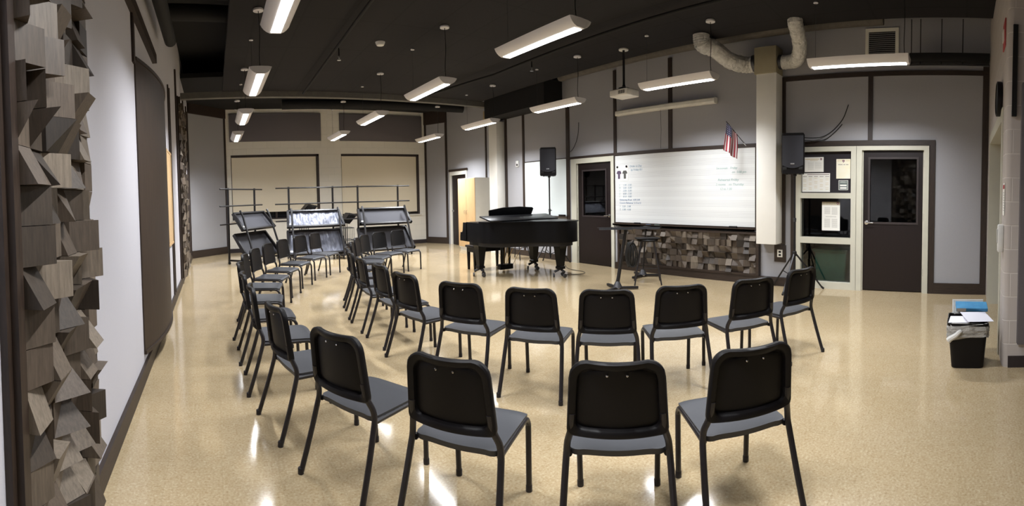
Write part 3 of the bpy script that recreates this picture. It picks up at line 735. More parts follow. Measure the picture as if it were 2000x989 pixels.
# ------------------------------------------------------------------ loudspeakers on stands
def speaker(name_label, loc, rz):
    t = thing('loudspeaker', name_label, 'speaker', loc, rz)
    w, h = .175, .60
    pl = [(-w, -.13), (-w + .02, -.15), (w - .02, -.15), (w, -.13), (.12, .14), (.09, .16), (-.09, .16), (-.12, .14)]
    MB().loft([[(x * k, y, z) for x, y in pl] for k, z in ((.93, 0), (1, .025), (1, h - .03), (.9, h))]).build('cabinet', 'black_plastic', t, .5)
    g = MB(); top = []; bot = []
    for i in range(9):
        z = .13 + (h - .17) * i / 8
        if i == 0: pass
        top.append([(-.158 + .316 * j / 10, -.152 - .018 * (1 - (j / 5 - 1) ** 2), z - (.05 * (1 - (j / 5 - 1) ** 2) if i == 0 else 0)) for j in range(11)])
        bot.append([(p[0], -.146, p[2]) for p in top[-1]])
    g.slab(top, bot).build('grille', 'grille_black', t)
    MB().rbox(-.03, .03, -.177, -.168, .135, .155, .003).build('badge', 'badge', t)
    for xa in (-.15, .09): MB().rbox(xa, xa + .06, -.156, -.146, .055, .10, .004).build('port', 'rubber', t)
    m = MB(); m.lathe([(.03, -.03), (.03, .005)], 12); m.build('pole_socket', 'black_metal', t)
    for x in (-.1, .1): MB().lathe([(.012, -.012), (.016, 0)], 10, TR((x, -.1, 0))).build('foot', 'rubber', t)
    return t
def stand(label, loc, ztop, hub, feet, silver=None):
    t = thing('speaker_stand', label, 'stand', loc)
    m = MB(); m.tube([(0, 0, .12), (0, 0, ztop * .62)], .019, 12); m.build('pole', 'black_metal', t)
    MB().tube([(0, 0, ztop * .62), (0, 0, ztop + .004)], .015, 12).build('upper_pole', 'black_metal', t)
    m = MB(); m.lathe([(.024, hub), (.034, hub + .01), (.034, hub + .07), (.024, hub + .08)], 14); m.build('collar', 'black_metal', t)
    m = MB(); m.lathe([(.024, ztop * .62 - .03), (.026, ztop * .62 + .03)], 12); m.tube([(0, 0, ztop * .62), (.06, 0, ztop * .62)], .008, 8); m.build('lock_knob', 'grey_metal', t)
    for k, (fx, fy) in enumerate(feet):
        l = MB().tube([(fx * .06, fy * .06, hub + .03), (fx * .96, fy * .96, .022)], .013, 8).build('leg', 'grey_metal' if k == silver else 'black_metal', t)
        MB().tube([(fx * .92, fy * .92, .043), (fx, fy, .014)], .0155, 8).build('rubber_foot', 'rubber', l)
        MB().tube([(0, 0, .2), (fx * .5, fy * .5, hub * .5 + .01)], .008, 6).build('brace', 'black_metal', t)
    return t
stand('thin black tripod stand behind the grand piano', (6.62, 7.80, 0), 1.84, .55, ((.36, -.25), (-.40, .05), (.12, .40)))
speaker('black loudspeaker on a tall stand behind the grand piano', (6.62, 7.80, 1.875), math.radians(-50))
stand('black tripod stand with one silver leg beside the side window', (6.77, 2.50, 0), 1.73, .52, ((-.44, .02), (.22, -.40), (.2, .44)), 0)
speaker('black loudspeaker high on a stand beside the notice panel', (6.77, 2.50, 1.765), math.radians(-82))

# ------------------------------------------------------------------ music stands, stool, cable coil
def music_stand(label, loc, rz, zt, lean, desk_rot, base_r=.03, desk_dx=0):
    t = thing('music_stand', label, 'music stand', loc, rz)
    m = MB(); m.lathe([(.075, .035), (.06, .07), (.035, .12), (.03, .13)], 16)
    m.build('hub', 'grey_metal', t)
    for a in (0, 2.09, 4.19):
        MB().rbox(.03, .32, -.024, .024, .012, .05, .008, 2, RZ(a)).build('foot_bar', 'black_metal', t)
    MB().tube([(0, 0, .1), (lean[0], lean[1], zt - .06)], [base_r, base_r * .8], 12).build('pole', 'black_metal', t)
    d = MB(); top = []; bot = []
    for i in range(5):
        v = i / 4 - .5
        top.append([(-.28 + .56 * j / 12, v * .36, .004 + .012 * max(0, 1 - abs(j - 6) / 2.5) * (1 if i > 0 else .5)) for j in range(13)])
        bot.append([(p[0], p[1], p[2] - .006) for p in top[-1]])
    d.slab(top, bot); o = d.build('desk', 'grey_metal', t); o.location = (lean[0] + desk_dx, lean[1], zt); o.rotation_euler = desk_rot
    e = MB(); e.box(-.25, .25, -.21, -.17, -.035, -.028); e.box(-.25, .25, -.176, -.17, -.035, 0); e.build('ledge', 'grey_metal', o, 0)
    m = MB(); m.tube([(-desk_dx, 0, -.07), (-desk_dx, 0, -.005)], .028, 10); m.rbox(-.05 - desk_dx, .05 - desk_dx, -.03, .03, -.02, -.004, .004); m.build('tilt_bracket', 'black_metal', o)
    return t
aim = math.atan2(4.85, 5.46)
music_stand('black conductor stand with a thick leaning pole and flat desk', (5.46, 4.85, 0), aim - PI / 2, .955, (.13, .03), (-.075, .0, 0), .03, -.15)
music_stand('flat-topped music stand standing between the stool and the whiteboard', (6.60, 5.26, 0), aim - PI / 2 - .1, .885, (.06, -.05), (-.08, 0, 0), .018)
def stool(label, loc, rz, hh):
    t = thing('stool', label, 'stool', loc, rz)
    MB().lathe([(.15, hh - .035), (.17, hh - .03), (.175, hh - .012), (.165, hh)], 24).build('seat', 'black_plastic', t)
    for sx in (-1, 1):
        for sy in (-1, 1): MB().tube([(sx * .10, sy * .10, hh - .03), (sx * .215, sy * .215, 0.006)], .012, 8).build('leg', 'chair_steel', t)
    k = .17
    MB().tube([(k, k, .27), (-k, k, .27), (-k, -k, .27), (k, -k, .27)], .008, 8, closed=True).build('footrest', 'chair_steel', t)
    return t
stool('black four-legged stool under papers in front of the block panel', (6.15, 4.80, 0), math.radians(40), .73)
stool('black four-legged stool half hidden behind the grand piano', (6.52, 8.86, 0), math.radians(20), .73)
t = thing('binder', 'thin silver-edged binder lying on the stool', 'binder', (6.15, 4.80, .731), math.radians(-40))
MB().rbox(-.19, .19, -.13, .13, 0, .022, .004).build('cover', 'black_plastic', t); MB().box(-.18, .18, -.12, .135, .004, .018).build('pages', 'folder_grey', t, 0)
t = thing('cable_coil', 'black cable coil with a white tag hanging from the stool', 'cable', (5.93, 4.985, .40))
m = MB()
for k in range(12):
    r1 = .10 + .012 * (k % 3); ph = random.uniform(0, 6)
    m.tube([((r1 + .01 * math.sin(3 * a + ph)) * math.cos(a) * .75 * math.cos(.8 + k * .12), -(r1) * math.cos(a) * .75 * math.sin(.8 + k * .12) + .009 * k - .05, .20 * math.sin(a) + .08) for a in [2 * PI * i / 18 for i in range(18)]], .010, 6, closed=True)
m.build('coil', 'rubber', t); MB().tube([(.0, -.01, .26), (.05, -.04, .315)], .007, 6).build('hanging_loop', 'rubber', t)
MB().rbox(.045, .08, -.085, -.08, .055, .11, .001).build('tag', 'plastic_white', t)

# ------------------------------------------------------------------ whiteboards
t = thing('whiteboard', 'wide music-staff whiteboard with faint blue and green writing', 'whiteboard', (WR, 4.79, .92))
BX(-.018, -.002, -1.50, 1.51, 0, 1.30).build('writing_surface', 'staff_lined_whiteboard', t, 0)
f = MB(); f.box(-.024, 0, 1.51, 1.53, -.01, 1.31); f.box(-.024, 0, -1.52, -1.5, -.01, 1.31); f.box(-.024, 0, -1.5, 1.51, 1.30, 1.315); f.build('frame', 'dark_wood', t, 0)
f = MB(); f.box(-.09, 0, -1.52, 1.53, -.06, -.035); f.box(-.03, 0, -1.52, 1.53, -.035, 0); f.box(-.09, -.08, -1.52, 1.53, -.06, -.02); f.build('marker_tray', 'dark_wood_rail', t, 0)
def W(txt, y, z, size, m, shear=.2, xs=1): text_mesh(txt, size, TR((-WR, -4.79, -.92)) @ on_right_wall(WR - .0195, y, z), m, t, 'lettering', .0003, shear=shear, xs=xs)
W('Order in Day', 5.93, 1.985, .055, 'marker_blue'); W('by Friday 8/1', 5.90, 1.915, .055, 'marker_blue')
for k, (a, b_) in enumerate((('S', '1:30 - 3:30'), ('M', '3:30 - 5:30'), ('T', '3:30 - 5:30'), ('2', '6:00 - 7:30'), ('1', '8:10 - 9:00'))):
    W(a, 6.20, 1.63 - .056 * k, .05, 'marker_teal'); W(b_, 6.10, 1.63 - .056 * k, .05, 'marker_blue')
W('Rehearsing Break  4:30-5:00', 6.19, 1.345, .045, 'marker_navy'); W('Concert Rehearsal  5:15-6:15', 6.19, 1.285, .045, 'marker_navy')
W('1   2:20 - 3:30', 6.19, 1.215, .05, 'marker_blue'); W('2   1:30 - 4:30', 6.19, 1.155, .05, 'marker_blue')
W('Sectionals   Friday', 4.02, 1.88, .055, 'marker_teal'); W('on  5:00 pm', 3.72, 1.81, .055, 'marker_teal')
W('Rehearsal Friday', 3.99, 1.68, .06, 'marker_teal'); W('2 rooms    on Thursday', 4.03, 1.605, .055, 'marker_teal'); W('12 to 1:30', 3.95, 1.53, .055, 'marker_teal')
# things on the whiteboard
t = thing('shirt_poster', 'small white poster of two dark T-shirts on the whiteboard', 'poster', (WR - .019, 6.12, 1.73))
MB().box(-.003, 0, -.155, .155, 0, .29).build('sheet', 'paper', t, 0)
shirt = [(-.022, 0), (.022, 0), (.023, .09), (.042, .075), (.05, .10), (.03, .135), (.012, .14), (0, .132), (-.012, .14), (-.03, .135), (-.05, .10), (-.042, .075), (-.023, .09)]
for y, m_ in ((.075, 'shirt_purple'), (-.075, 'shirt_grey')):
    MB().prism([(p[0] * 1.25, p[1] * 1.15) for p in shirt], 0, .0012, TR((-.0031, y, .04)) @ Matrix(((0, 0, -1, 0), (-1, 0, 0, 0), (0, 1, 0, 0), (0, 0, 0, 1)))).build('shirt_print', m_, t, 0)
for y, z, lb in ((6.235, 2.0, 'round black magnet on the poster corner nearer the door'), (6.0, 2.005, 'round black magnet on the poster corner nearer the blue writing')):
    tag(MB().lathe([(.022, 0), (.022, .008), (.016, .011)], 16, TR((WR - .023, y, z)) @ RY(-PI / 2)).build('magnet', 'black_plastic'), lb, 'magnet', 'magnets on the poster')
for y, lb in ((5.72, 'black eraser on the marker tray near the piano-side door'), (3.68, 'black eraser on the marker tray near the boxed duct')):
    tag(MB().rbox(WR - .075, WR - .034, y - .07, y + .07, .8855, .93, .006).build('eraser', 'black_plastic'), lb, 'eraser', 'erasers on the tray')
for y, m_, lb in ((5.45, 'marker_navy', 'blue marker lying on the marker tray'), (5.25, 'marker_teal', 'green marker lying on the marker tray')):
    tag(MB().tube([(WR - .055, y - .06, .894), (WR - .055, y + .06, .894)], .008, 8).build('marker_pen', m_), lb, 'marker', 'markers on the tray')
t = thing('whiteboard', 'plain white board on the wall behind piano and speaker', 'whiteboard', (WR, 8.45, .98))

BX(-.016, -.002, -.76, .77, .02, 1.28).build('writing_surface', 'plain_board', t, 0)
f = MB(); f.box(-.022, 0, -.775, -.76, 0, 1.3); f.box(-.022, 0, .77, .785, 0, 1.3); f.box(-.022, 0, -.76, .77, 1.28, 1.3); f.box(-.06, 0, -.76, .77, 0, .02); f.build('frame', 'dark_wood', t, 0)
t = thing('tabletop_box', 'small flat black box on the ledge of the plain board', 'box', (WR - .04, 7.86, 1.0))
MB().rbox(-.02, .015, -.1, .1, .001, .035, .004).build('case', 'black_plastic', t); MB().tube([(0, -.1, .015), (.0, -.16, .02), (.02, -.20, .03)], .004, 6, smooth=3).build('lead', 'rubber', t)

# ------------------------------------------------------------------ flag
t = thing('flag', 'small stars and stripes flag on a slanted pole over the whiteboard', 'flag', (WR - .03, 3.46, 2.265))
tip = Vector((-.46, .11, .33))
MB().tube([(0, 0, 0), tuple(tip)], .006, 8).build('pole', 'black_metal', t)
MB().lathe([(.012, -.02), (.012, .06)], 10, tip.to_track_quat('Z', 'Y').to_matrix().to_4x4()).build('bracket', 'chrome', t)
nu, nv = 27, 16; vs, uvs = [], []
side = Vector((.45, .9, 0)).normalized()
for j in range(nv + 1):
    for i in range(nu + 1):
        u, v = i / nu, j / nv
        p = tip * (.97 - .50 * u) + Vector((-.035 * v * (1 - u), .03 * v * (1 - u), -.43 * v + .03 * u * v)) + side * (.028 * math.sin(u * 11 + v * .8) * (.25 + .75 * v)) + Vector((.02 * math.sin(v * 4), 0, 0)) * u
        vs.append(p); uvs.append((u, v))
fs = [(j * (nu + 1) + i, j * (nu + 1) + i + 1, (j + 1) * (nu + 1) + i + 1, (j + 1) * (nu + 1) + i) for j in range(nv) for i in range(nu)]
m = MB(); m.add(vs, fs); o = m.build('flag_cloth', 'flag_cloth', t, 1.2)
lay = o.data.uv_layers.new(name='UVMap')
for l in o.data.loops: lay.data[l.index].uv = uvs[l.vertex_index]
sm = o.modifiers.new('thick', 'SOLIDIFY'); sm.thickness = .002

# ------------------------------------------------------------------ chases, flexible ducts
t = thing('duct_chase', 'white boxed duct hanging between the whiteboard and a speaker', 'duct', (6.935, 2.988, .68))
MB().rbox(-.135, .134, -.168, .168, 0, 2.64, .004).build('lower_casing', 'chase_paint', t)
MB().rbox(-.15, .134, -.168, .20, 2.64, 3.05, .006).build('upper_box', 'olive_paint', t)
t = thing('duct_chase', 'white boxed duct standing behind the grand piano', 'duct', (6.935, 10.23, 0))
MB().rbox(-.135, .11, -.18, .18, .0, 3.36, .004).build('lower_casing', 'chase_paint', t)
MB().rbox(-.135, .11, .10, .43, 3.36, 3.70, .006).build('upper_box', 'tan_paint', t)
def flex(label, pts, r):
    t = thing('flexible_duct', label, 'duct', pts[0])
    m = MB(); o = Vector(pts[0])
    P = [Vector(p) - o for p in pts]
    m.tube(P, lambda i: r * (1 + (.03 if i % 2 else -.03) + random.uniform(-.05, .05) * (1 < i < 40)), 18, smooth=9)
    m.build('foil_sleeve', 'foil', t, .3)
    a, b_ = P[0], P[1]
    MB().tube([a, a + (b_ - a).normalized() * .05], r * 1.06, 18).build('clamp_collar', 'grey_metal', t)
    return t
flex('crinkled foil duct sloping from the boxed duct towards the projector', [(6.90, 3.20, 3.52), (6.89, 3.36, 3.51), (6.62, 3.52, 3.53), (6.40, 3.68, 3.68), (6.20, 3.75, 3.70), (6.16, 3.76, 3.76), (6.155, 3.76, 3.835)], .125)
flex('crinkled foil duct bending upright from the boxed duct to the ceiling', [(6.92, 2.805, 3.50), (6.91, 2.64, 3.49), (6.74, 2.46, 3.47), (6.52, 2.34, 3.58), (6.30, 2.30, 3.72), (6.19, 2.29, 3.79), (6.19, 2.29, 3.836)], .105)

# ------------------------------------------------------------------ projector and screen
t = thing('projector', 'white projector hanging from the ceiling before the whiteboard', 'projector', (6.0, 5.15, 3.06))
MB().rbox(-.15, .17, -.19, .19, 0, .115, .02, 3).build('case', 'projector_white', t)
m = MB(); m.lathe([(.045, 0), (.045, .02), (.036, .022)], 18, TR((.165, .09, .06)) @ RY(PI / 2)); m.build('lens', 'black_plastic', t)
m = MB()
for k in range(7): m.box(-.152, -.149, -.14 + k * .02, -.128 + k * .02, .03, .085)
m.build('vent', 'black_plastic', t, 0)
m = MB(); m.lathe([(.09, .13), (.09, .15), (.03, .17), (.024, .2)], 16); m.tube([(-.1, -.1, .115), (0, 0, .14)], .01, 6); m.tube([(.1, .1, .115), (0, 0, .14)], .01, 6); m.tube([(-.1, .1, .115), (0, 0, .14)], .01, 6)
m.build('ceiling_mount', 'black_metal', t)
MB().tube([(0, 0, .17), (0, 0, .775)], .02, 12).build('drop_pole', 'black_metal', t)
MB().lathe([(.08, .76), (.08, .778)], 20).build('ceiling_plate', 'plastic_white', t)
t = thing('projection_screen', 'long white rolled-up projection screen above the whiteboard', 'screen', (6.98, 5.08, 3.03))
pr = [(-.055, -.02), (-.045, -.05), (.045, -.05), (.06, -.03), (.06, .05), (-.02, .05), (-.05, .03)]
MB().loft([[(x, y, z) for x, z in pr] for y in (-1.08, 1.08)]).build('case', 'screen_case', t, .3)
for s in (-1, 1): MB().loft([[(x * 1.05, s * 1.08, z * 1.05) for x, z in pr], [(x * 1.05, s * 1.095, z * 1.05) for x, z in pr]]).build('end_cap', 'screen_case', t, .3)
m = MB(); m.box(.06, .088, -.9, -.85, -.03, .05); m.box(.06, .088, .85, .9, -.03, .05); m.build('wall_bracket', 'grey_metal', t, 0)
MB().tube([(0, .05, -.05), (.01, .045, -.4), (0, .05, -.74)], .003, 5).build('pull_cord', 'rubber', t)

# ------------------------------------------------------------------ ceiling pipes, ducts, heads
def pipe(label, pts, r, m_, cat='pipe', name='pipe', n=14, sm=0):
    return tag(MB().tube(pts, r, n, smooth=sm).build(name, m_), label, cat)
pipe('grey round duct running along the top of the whiteboard wall', [(6.80, 7.6, 3.97), (6.80, 4.0, 3.97), (6.86, 2.9, 4.0), (6.9, 1.2, 4.02)], .10, 'duct_paint', 'duct', 'round_duct', 20)
pipe('black round duct crossing in front of the far windows up high', [(1.9, 12.6, 4.04), (6.9, 11.9, 4.0)], .13, 'black_paint', 'duct', 'round_duct', 20)
pipe('thick black pipe along the wall top above the curved panel', [(WL + .16, -1.0, 3.52), (WL + .16, 6.0, 3.52)], .075, 'black_paint', 'pipe', 'pipe', 18)
pipe('thin black sprinkler pipe under the ceiling nearer the whiteboard', [(4.9, 1.0, 3.72), (5.0, 7.4, 3.72), (4.6, 9.9, 3.72)], .022, 'black_paint', 'pipe', 'sprinkler_pipe')
pipe('thin black sprinkler pipe under the ceiling nearer the wood blocks', [(1.75, 1.0, 3.72), (1.95, 9.9, 3.72)], .022, 'black_paint', 'pipe', 'sprinkler_pipe')
t = thing('rectangular_duct', 'black box duct hung on rods beside the vent grille', 'duct', (6.85, .25, 3.36))
MB().rbox(-.09, .09, -.585, .55, 0, .11, .006).build('casing', 'black_paint', t)
for y in (.53, .40, .1, -.2): MB().tube([(-.02, y, -.03), (-.02, y, .6)], .007, 6).build('hanger_rod', 'black_metal', t)
MB().tube([(-.05, .55, -.05), (-.05, -.585, -.05)], .012, 8).build('support_rail', 'black_metal', t)
for y, z in ((5.0, 4.2), (5.9, 4.15), (6.9, 4.25)):
    pipe('dark duct in the gap above the tile ceiling edge, %s' % {5.0: 'nearest the camera', 5.9: 'middle one', 6.9: 'farthest'}[y], [(-.6, y, z), (.9, y + .3, z)], .12, 'black_paint', 'duct', 'plenum_duct', 16)
def head(label, loc):
    t = thing('fire_sprinkler', label, 'sprinkler', loc)
    MB().tube([(0, 0, 0.02), (0, 0, -.1)], .011, 8).build('drop_pipe', 'black_metal', t)
    m = MB(); m.lathe([(.012, -.13), (.016, -.10)], 8); m.lathe([(.03, -.16), (.03, -.156)], 12); m.tube([(-.014, 0, -.11), (-.016, 0, -.14), (0, 0, -.157)], .003, 5); m.tube([(.014, 0, -.11), (.016, 0, -.14), (0, 0, -.157)], .003, 5); m.build('deflector', 'chrome', t)
head('chrome sprinkler head over the back arc of chairs', (1.92, 6.9, 3.70)); head('chrome sprinkler head near the piano', (5.0, 6.3, 3.70))
t = thing('smoke_detector', 'round white smoke detector on the black ceiling', 'smoke detector', (2.56, 6.85, 3.84))
MB().lathe([(.07, 0), (.07, -.025), (.055, -.05), (.02, -.056)], 22).build('cover', 'plastic_white', t); MB().lathe([(.075, 0), (.075, -.008)], 22).build('base', 'plastic_white', t)

# ------------------------------------------------------------------ wall fittings
t = thing('vent_grille', 'square white vent grille high above the lever-handled door', 'vent', (WR, 1.245, 3.45))
f = MB(); f.box(-.02, 0, -.25, -.2, -.02, .48); f.box(-.02, 0, .2, .25, -.02, .48); f.box(-.02, 0, -.2, .2, -.02, .03); f.box(-.02, 0, -.2, .2, .43, .48); f.build('frame', 'white_paint', t, 0)
m = MB()
for k in range(14): m.box(-.018, -.004, -.2, .2, .035 + k * .0285, .041 + k * .0285, TR((0, 0, 0)))
m.build('louvre', 'vent_metal', t, 0); BX(-.003, -.001, -.2, .2, .03, .43).build('backing', 'black_paint', t, 0)
t = thing('thermostat', 'small white thermostat box on the wall beside the plain board', 'thermostat', (WR, 9.52, 2.18))
MB().rbox(-.03, -.001, -.055, .055, 0, .15, .006).build('case', 'plastic_white', t); MB().lathe([(.03, 0), (.026, .012)], 16, TR((-.03, -.005, .05)) @ RY(-PI / 2)).build('dial', 'grey_metal', t)
t = thing('power_outlet', 'ivory outlet on a dark wood plate below the boxed duct', 'outlet', (WR, 2.85, .38))
MB().rbox(-.025, -.001, -.10, .10, 0, .27, .005).build('backing_plate', 'dark_wood', t); MB().rbox(-.031, -.025, -.045, .045, .075, .195, .002).build('cover_plate', 'ivory', t)
m = MB(); m.box(-.033, -.031, -.02, .02, .145, .175); m.box(-.033, -.031, -.02, .02, .095, .125); m.build('socket', 'black_plastic', t, 0)
t = thing('light_switch', 'small switch box high on the boxed duct, beside the flag', 'switch', (6.93, 3.157, 2.45)); MB().rbox(-.03, .03, 0, .025, 0, .11, .004).build('box', 'plastic_white', t); MB().rbox(-.008, .008, .025, .034, .04, .07, .002).build('toggle', 'grey_metal', t)
t = thing('wall_clock', 'round black-rimmed clock seen edge on, over the double door', 'clock', (4.62, WN, 2.40))
T = RX(-PI / 2)
MB().lathe([(.16, .001), (.165, .02), (.165, .05), (.15, .055), (.148, .045)], 32, T).build('rim', 'black_plastic', t); MB().lathe([(.148, .03), (.148, .036)], 32, T).build('dial', 'paper', t)
m = MB(); m.box(-.004, .004, .037, .039, -.01, .1); m.box(-.07, .01, .040, .042, -.004, .004); m.build('hands', 'black_plastic', t, 0)
t = thing('alarm_sign', 'red fire alarm sign seen edge on, above the clock', 'sign', (4.35, WN, 2.80)); MB().rbox(-.11, .11, .001, .012, 0, .24, .003).build('plate', 'red_print', t); MB().rbox(-.05, .05, .012, .022, .06, .16, .003).build('strobe', 'plastic_white', t)
t = thing('wall_phone', 'white box on the block wall above the wastebasket', 'phone', (4.14, WN, .98)); MB().rbox(-.05, .05, .001, .05, 0, .24, .012).build('case', 'plastic_white', t); MB().rbox(-.035, .035, .05, .056, .08, .20, .003).build('face', 'folder_grey', t)
t = thing('notice', 'white notice with a red heading beside the double door', 'notice', (4.15, WN, 1.30)); MB().box(-.08, .08, .001, .003, 0, .28).build('sheet', 'paper', t, 0); MB().box(-.08, .08, .003, .004, .23, .265).build('heading', 'red_print', t, 0)
m = MB()
for k in range(8): m.box(-.065, .05, .003, .0036, .04 + k * .022, .046 + k * .022)
m.build('text_lines', 'print_grey', t, 0)
# papers on the side window
def sheet(label, ya, yb, za, zb, x, mt, kind):
    t = thing('notice', label, 'notice', (x, (ya + yb) / 2, za), 0, 'notices by the right door')
    w, h = (yb - ya) / 2, zb - za
    BX(-.002, 0, -w, w, 0, h).build('sheet', mt, t, 0)
    def bars(name, rows, m_):
        m = MB()
        for (a, b_, z, th) in rows: m.box(-.0026, -.002, w - b_ * 2 * w, w - a * 2 * w, z * h, z * h + th)
        m.build(name, m_, t, 0)
    def crest(u, v, s, m_='crest_red'):
        P = [(-1, 1), (1, 1), (1, .1), (.6, -.6), (0, -1.1), (-.6, -.6), (-1, .1)]
        MB().prism([(a * s, b_ * s) for a, b_ in P], 0, .0012, TR((-.002, w - u * 2 * w, v * h)) @ Matrix(((0, 0, -1, 0), (-1, 0, 0, 0), (0, 1, 0, 0), (0, 0, 0, 1)))).build('crest', m_, t, 0)
        MB().prism([(a * s * .3, b_ * s * .3) for a, b_ in P], 0, .0016, TR((-.002, w - u * 2 * w, v * h)) @ Matrix(((0, 0, -1, 0), (-1, 0, 0, 0), (0, 1, 0, 0), (0, 0, 0, 1)))).build('crest_device', 'paper', t, 0)
    if kind == 'wide':
        bars('heading', [(.03, .78, .84, .012), (.28, .7, .76, .006)], 'print_tan'); crest(.87, .85, .016)
        bars('text_lines', [(.17, .48, .62 - k * .065, .003) for k in range(8)] + [(.55, .9, .62 - k * .065, .003) for k in range(7)], 'print_grey')
    if kind == 'table':
        bars('heading', [(.18, .97, .91, .009)], 'print_dark'); bars('table_head', [(.03 + k * .2, .17 + k * .2, .81, .007) for k in range(5)], 'print_dark')
        bars('table_cells', [(.04 + k * .2, .15 + k * .2, .72 - r * .085, .005) for k in range(5) for r in range(8) if (k + r) % 3], 'print_tan')
    if kind == 'tall':
        bars('heading', [(.05, .4, .9, .008), (.62, .95, .9, .008)], 'print_tan'); crest(.5, .89, .018); bars('title', [(.13, .44, .70, .008), (.5, .62, .70, .008), (.68, .85, .70, .008)], 'print_dark')
    if kind == 'long':
        BX(-.0026, -.002, -w, w, h * .885, h).build('heading', 'tan_header', t, 0); crest(.88, .945, .018)
        bars('text_lines', [(.14, .46, .80 - k * .024, .004) for k in range(10)] + [(.55, .86, .80 - k * .024, .004) for k in range(11)] + [(.2, .8, .475, .007)] + [(.14, .46, .40 - k * .024, .004) for k in range(13)] + [(.55, .86, .40 - k * .024, .004) for k in range(13)], 'print_grey')
    return t
XP = WR + .0395
sheet('landscape notice with a small crest above the timetable sheet', 2.15, 2.46, 1.81, 2.04, XP, 'paper', 'wide')
sheet('large timetable sheet at the bottom of the dark pin panel', 2.045, 2.50, 1.50, 1.79, XP - .001, 'paper', 'table')
sheet('upright cream notice with a crest above the office plaque', 1.72, 1.945, 1.705, 2.005, XP, 'cream_paper', 'tall')
sheet('long white notice taped to the middle glass pane', 1.885, 2.175, .90, 1.345, WR + .0495, 'paper', 'long')
t = thing('office_plaque', 'small grey office plaque with two white slots under the cream notice', 'sign', (XP, 1.83, 1.53))
BX(-.008, 0, -.075, .075, 0, .15).build('plate', 'plaque_grey', t, 0)
f = MB(); f.box(-.01, -.008, -.075, .075, 0, .006); f.box(-.01, -.008, -.075, .075, .144, .15); f.box(-.01, -.008, -.075, -.069, 0, .15); f.box(-.01, -.008, .069, .075, 0, .15); f.build('border', 'paper', t, 0)
m = MB(); m.box(-.0095, -.008, -.052, .052, .02, .043); m.box(-.0095, -.008, -.052, .052, .06, .083); m.build('name_slot', 'paper', t, 0)
text_mesh('OFFICE 2', .026, Matrix(((0, 0, -1, -.0085), (-1, 0, 0, 0), (0, 1, 0, .112), (0, 0, 0, 1))), 'paper', t, 'lettering', .0004, 'CENTER')
# loose cables on the wall
tag(MB().tube([(WR - .012, 7.33, 3.0), (WR - .012, 7.345, 2.8), (WR - .012, 7.40, 2.62), (WR - .012, 7.50, 2.47), (WR - .012, 7.60, 2.40)], .006, 6, smooth=5).build('cable', 'rubber'), 'thin black cable dangling on the wall above the door', 'cable')
tag(MB().tube([(WR - .012, 1.75, 2.82), (WR - .012, 1.84, 2.60), (WR - .012, 2.0, 2.43), (WR - .03, 2.15, 2.345), (WR - .08, 2.3, 2.325), (6.95, 2.47, 2.335)], .007, 6, smooth=5).build('cable', 'rubber'), 'upper of two black cables curving up from the wall speaker', 'cable')
tag(MB().tube([(WR - .012, 1.845, 2.53), (WR - .012, 1.95, 2.42), (WR - .02, 2.1, 2.31), (WR - .06, 2.25, 2.28), (WR - .08, 2.36, 2.285), (6.95, 2.47, 2.29)], .007, 6, smooth=5).build('cable', 'rubber'), 'lower of two black cables curving up from the wall speaker', 'cable')
tag(MB().tube([(6.95, 7.75, .006), (6.6, 7.3, .006), (6.35, 6.9, .006), (6.3, 6.45, .006), (6.1, 6.3, .006), (5.8, 6.5, .006)], .005, 6, smooth=6).build('cable', 'rubber'), 'thin black cable on the floor by the piano tail', 'cable')

# ------------------------------------------------------------------ wastebasket and its contents
def rrect(w, d, r, n=5):
    P = []
    for cx, cy, a in ((w - r, d - r, 0), (-w + r, d - r, PI / 2), (-w + r, -d + r, PI), (w - r, -d + r, 3 * PI / 2)):
        for k in range(n + 1): P.append((cx + r * math.cos(a + PI / 2 * k / n), cy + r * math.sin(a + PI / 2 * k / n)))
    return P
t = thing('wastebasket', 'black wastebasket with a clear liner by the block wall corner', 'wastebasket', (4.16, -.055, 0))
secs = [(.155, .125, .004), (.165, .135, 0), (.19, .165, .36), (.198, .173, .365), (.198, .173, .39), (.19, .165, .39), (.185, .16, .36), (.16, .13, .01)]
secs = [(.15, .13, 0), (.158, .137, .006), (.185, .168, .365), (.194, .177, .37), (.194, .177, .39), (.184, .167, .39), (.178, .16, .36), (.152, .13, .012)]
MB().loft([[(x, y, z) for x, y in rrect(w_, d_, .04)] for w_, d_, z in secs]).build('bin', 'black_plastic', t, .5)
m = MB(); rings = []
for (k, z, e) in ((0, .255, .006), (1, .28, .014), (2, .305, .008), (3, .33, .016), (4, .355, .012), (5, .392, .004)):
    rg = []
    for i, (x, y) in enumerate(rrect(.18 + z * .01, .163 + z * .01, .045, 8)):
        q = 1 + (e + .006 * math.sin(i * 1.9 + k * 2.2)) / .17
        zz = z + (.05 * max(0, -x / .18) * math.cos(y * 9 + .6) if k == 0 else 0) + .006 * math.sin(i * 1.3 + k)
        rg.append((x * q, y * q, min(zz, .396)))
    rings.append(rg)
m.loft(rings, caps=False); o = m.build('liner', 'liner', t, 1.0); sm = o.modifiers.new('thick', 'SOLIDIFY'); sm.thickness = .002
m = MB(); m.tube([(-.205, .06, .33), (-.215, .075, .325), (-.215, .10, .30), (-.212, .145, .27), (-.205, .16, .255)], [.016, .026], 8, smooth=3); m.build('liner_knot', 'plastic_white', o)
cx, cy = 4.16, -.055
def flat(name, label, cat, size, loc, rot, mt, th):
    o = MB().rbox(-size[0], size[0], -size[1], size[1], 0, th, min(.002, th * .3), 1).build(name, mt)
    o.location = loc; o.rotation_euler = rot
    return tag(o, label, cat)
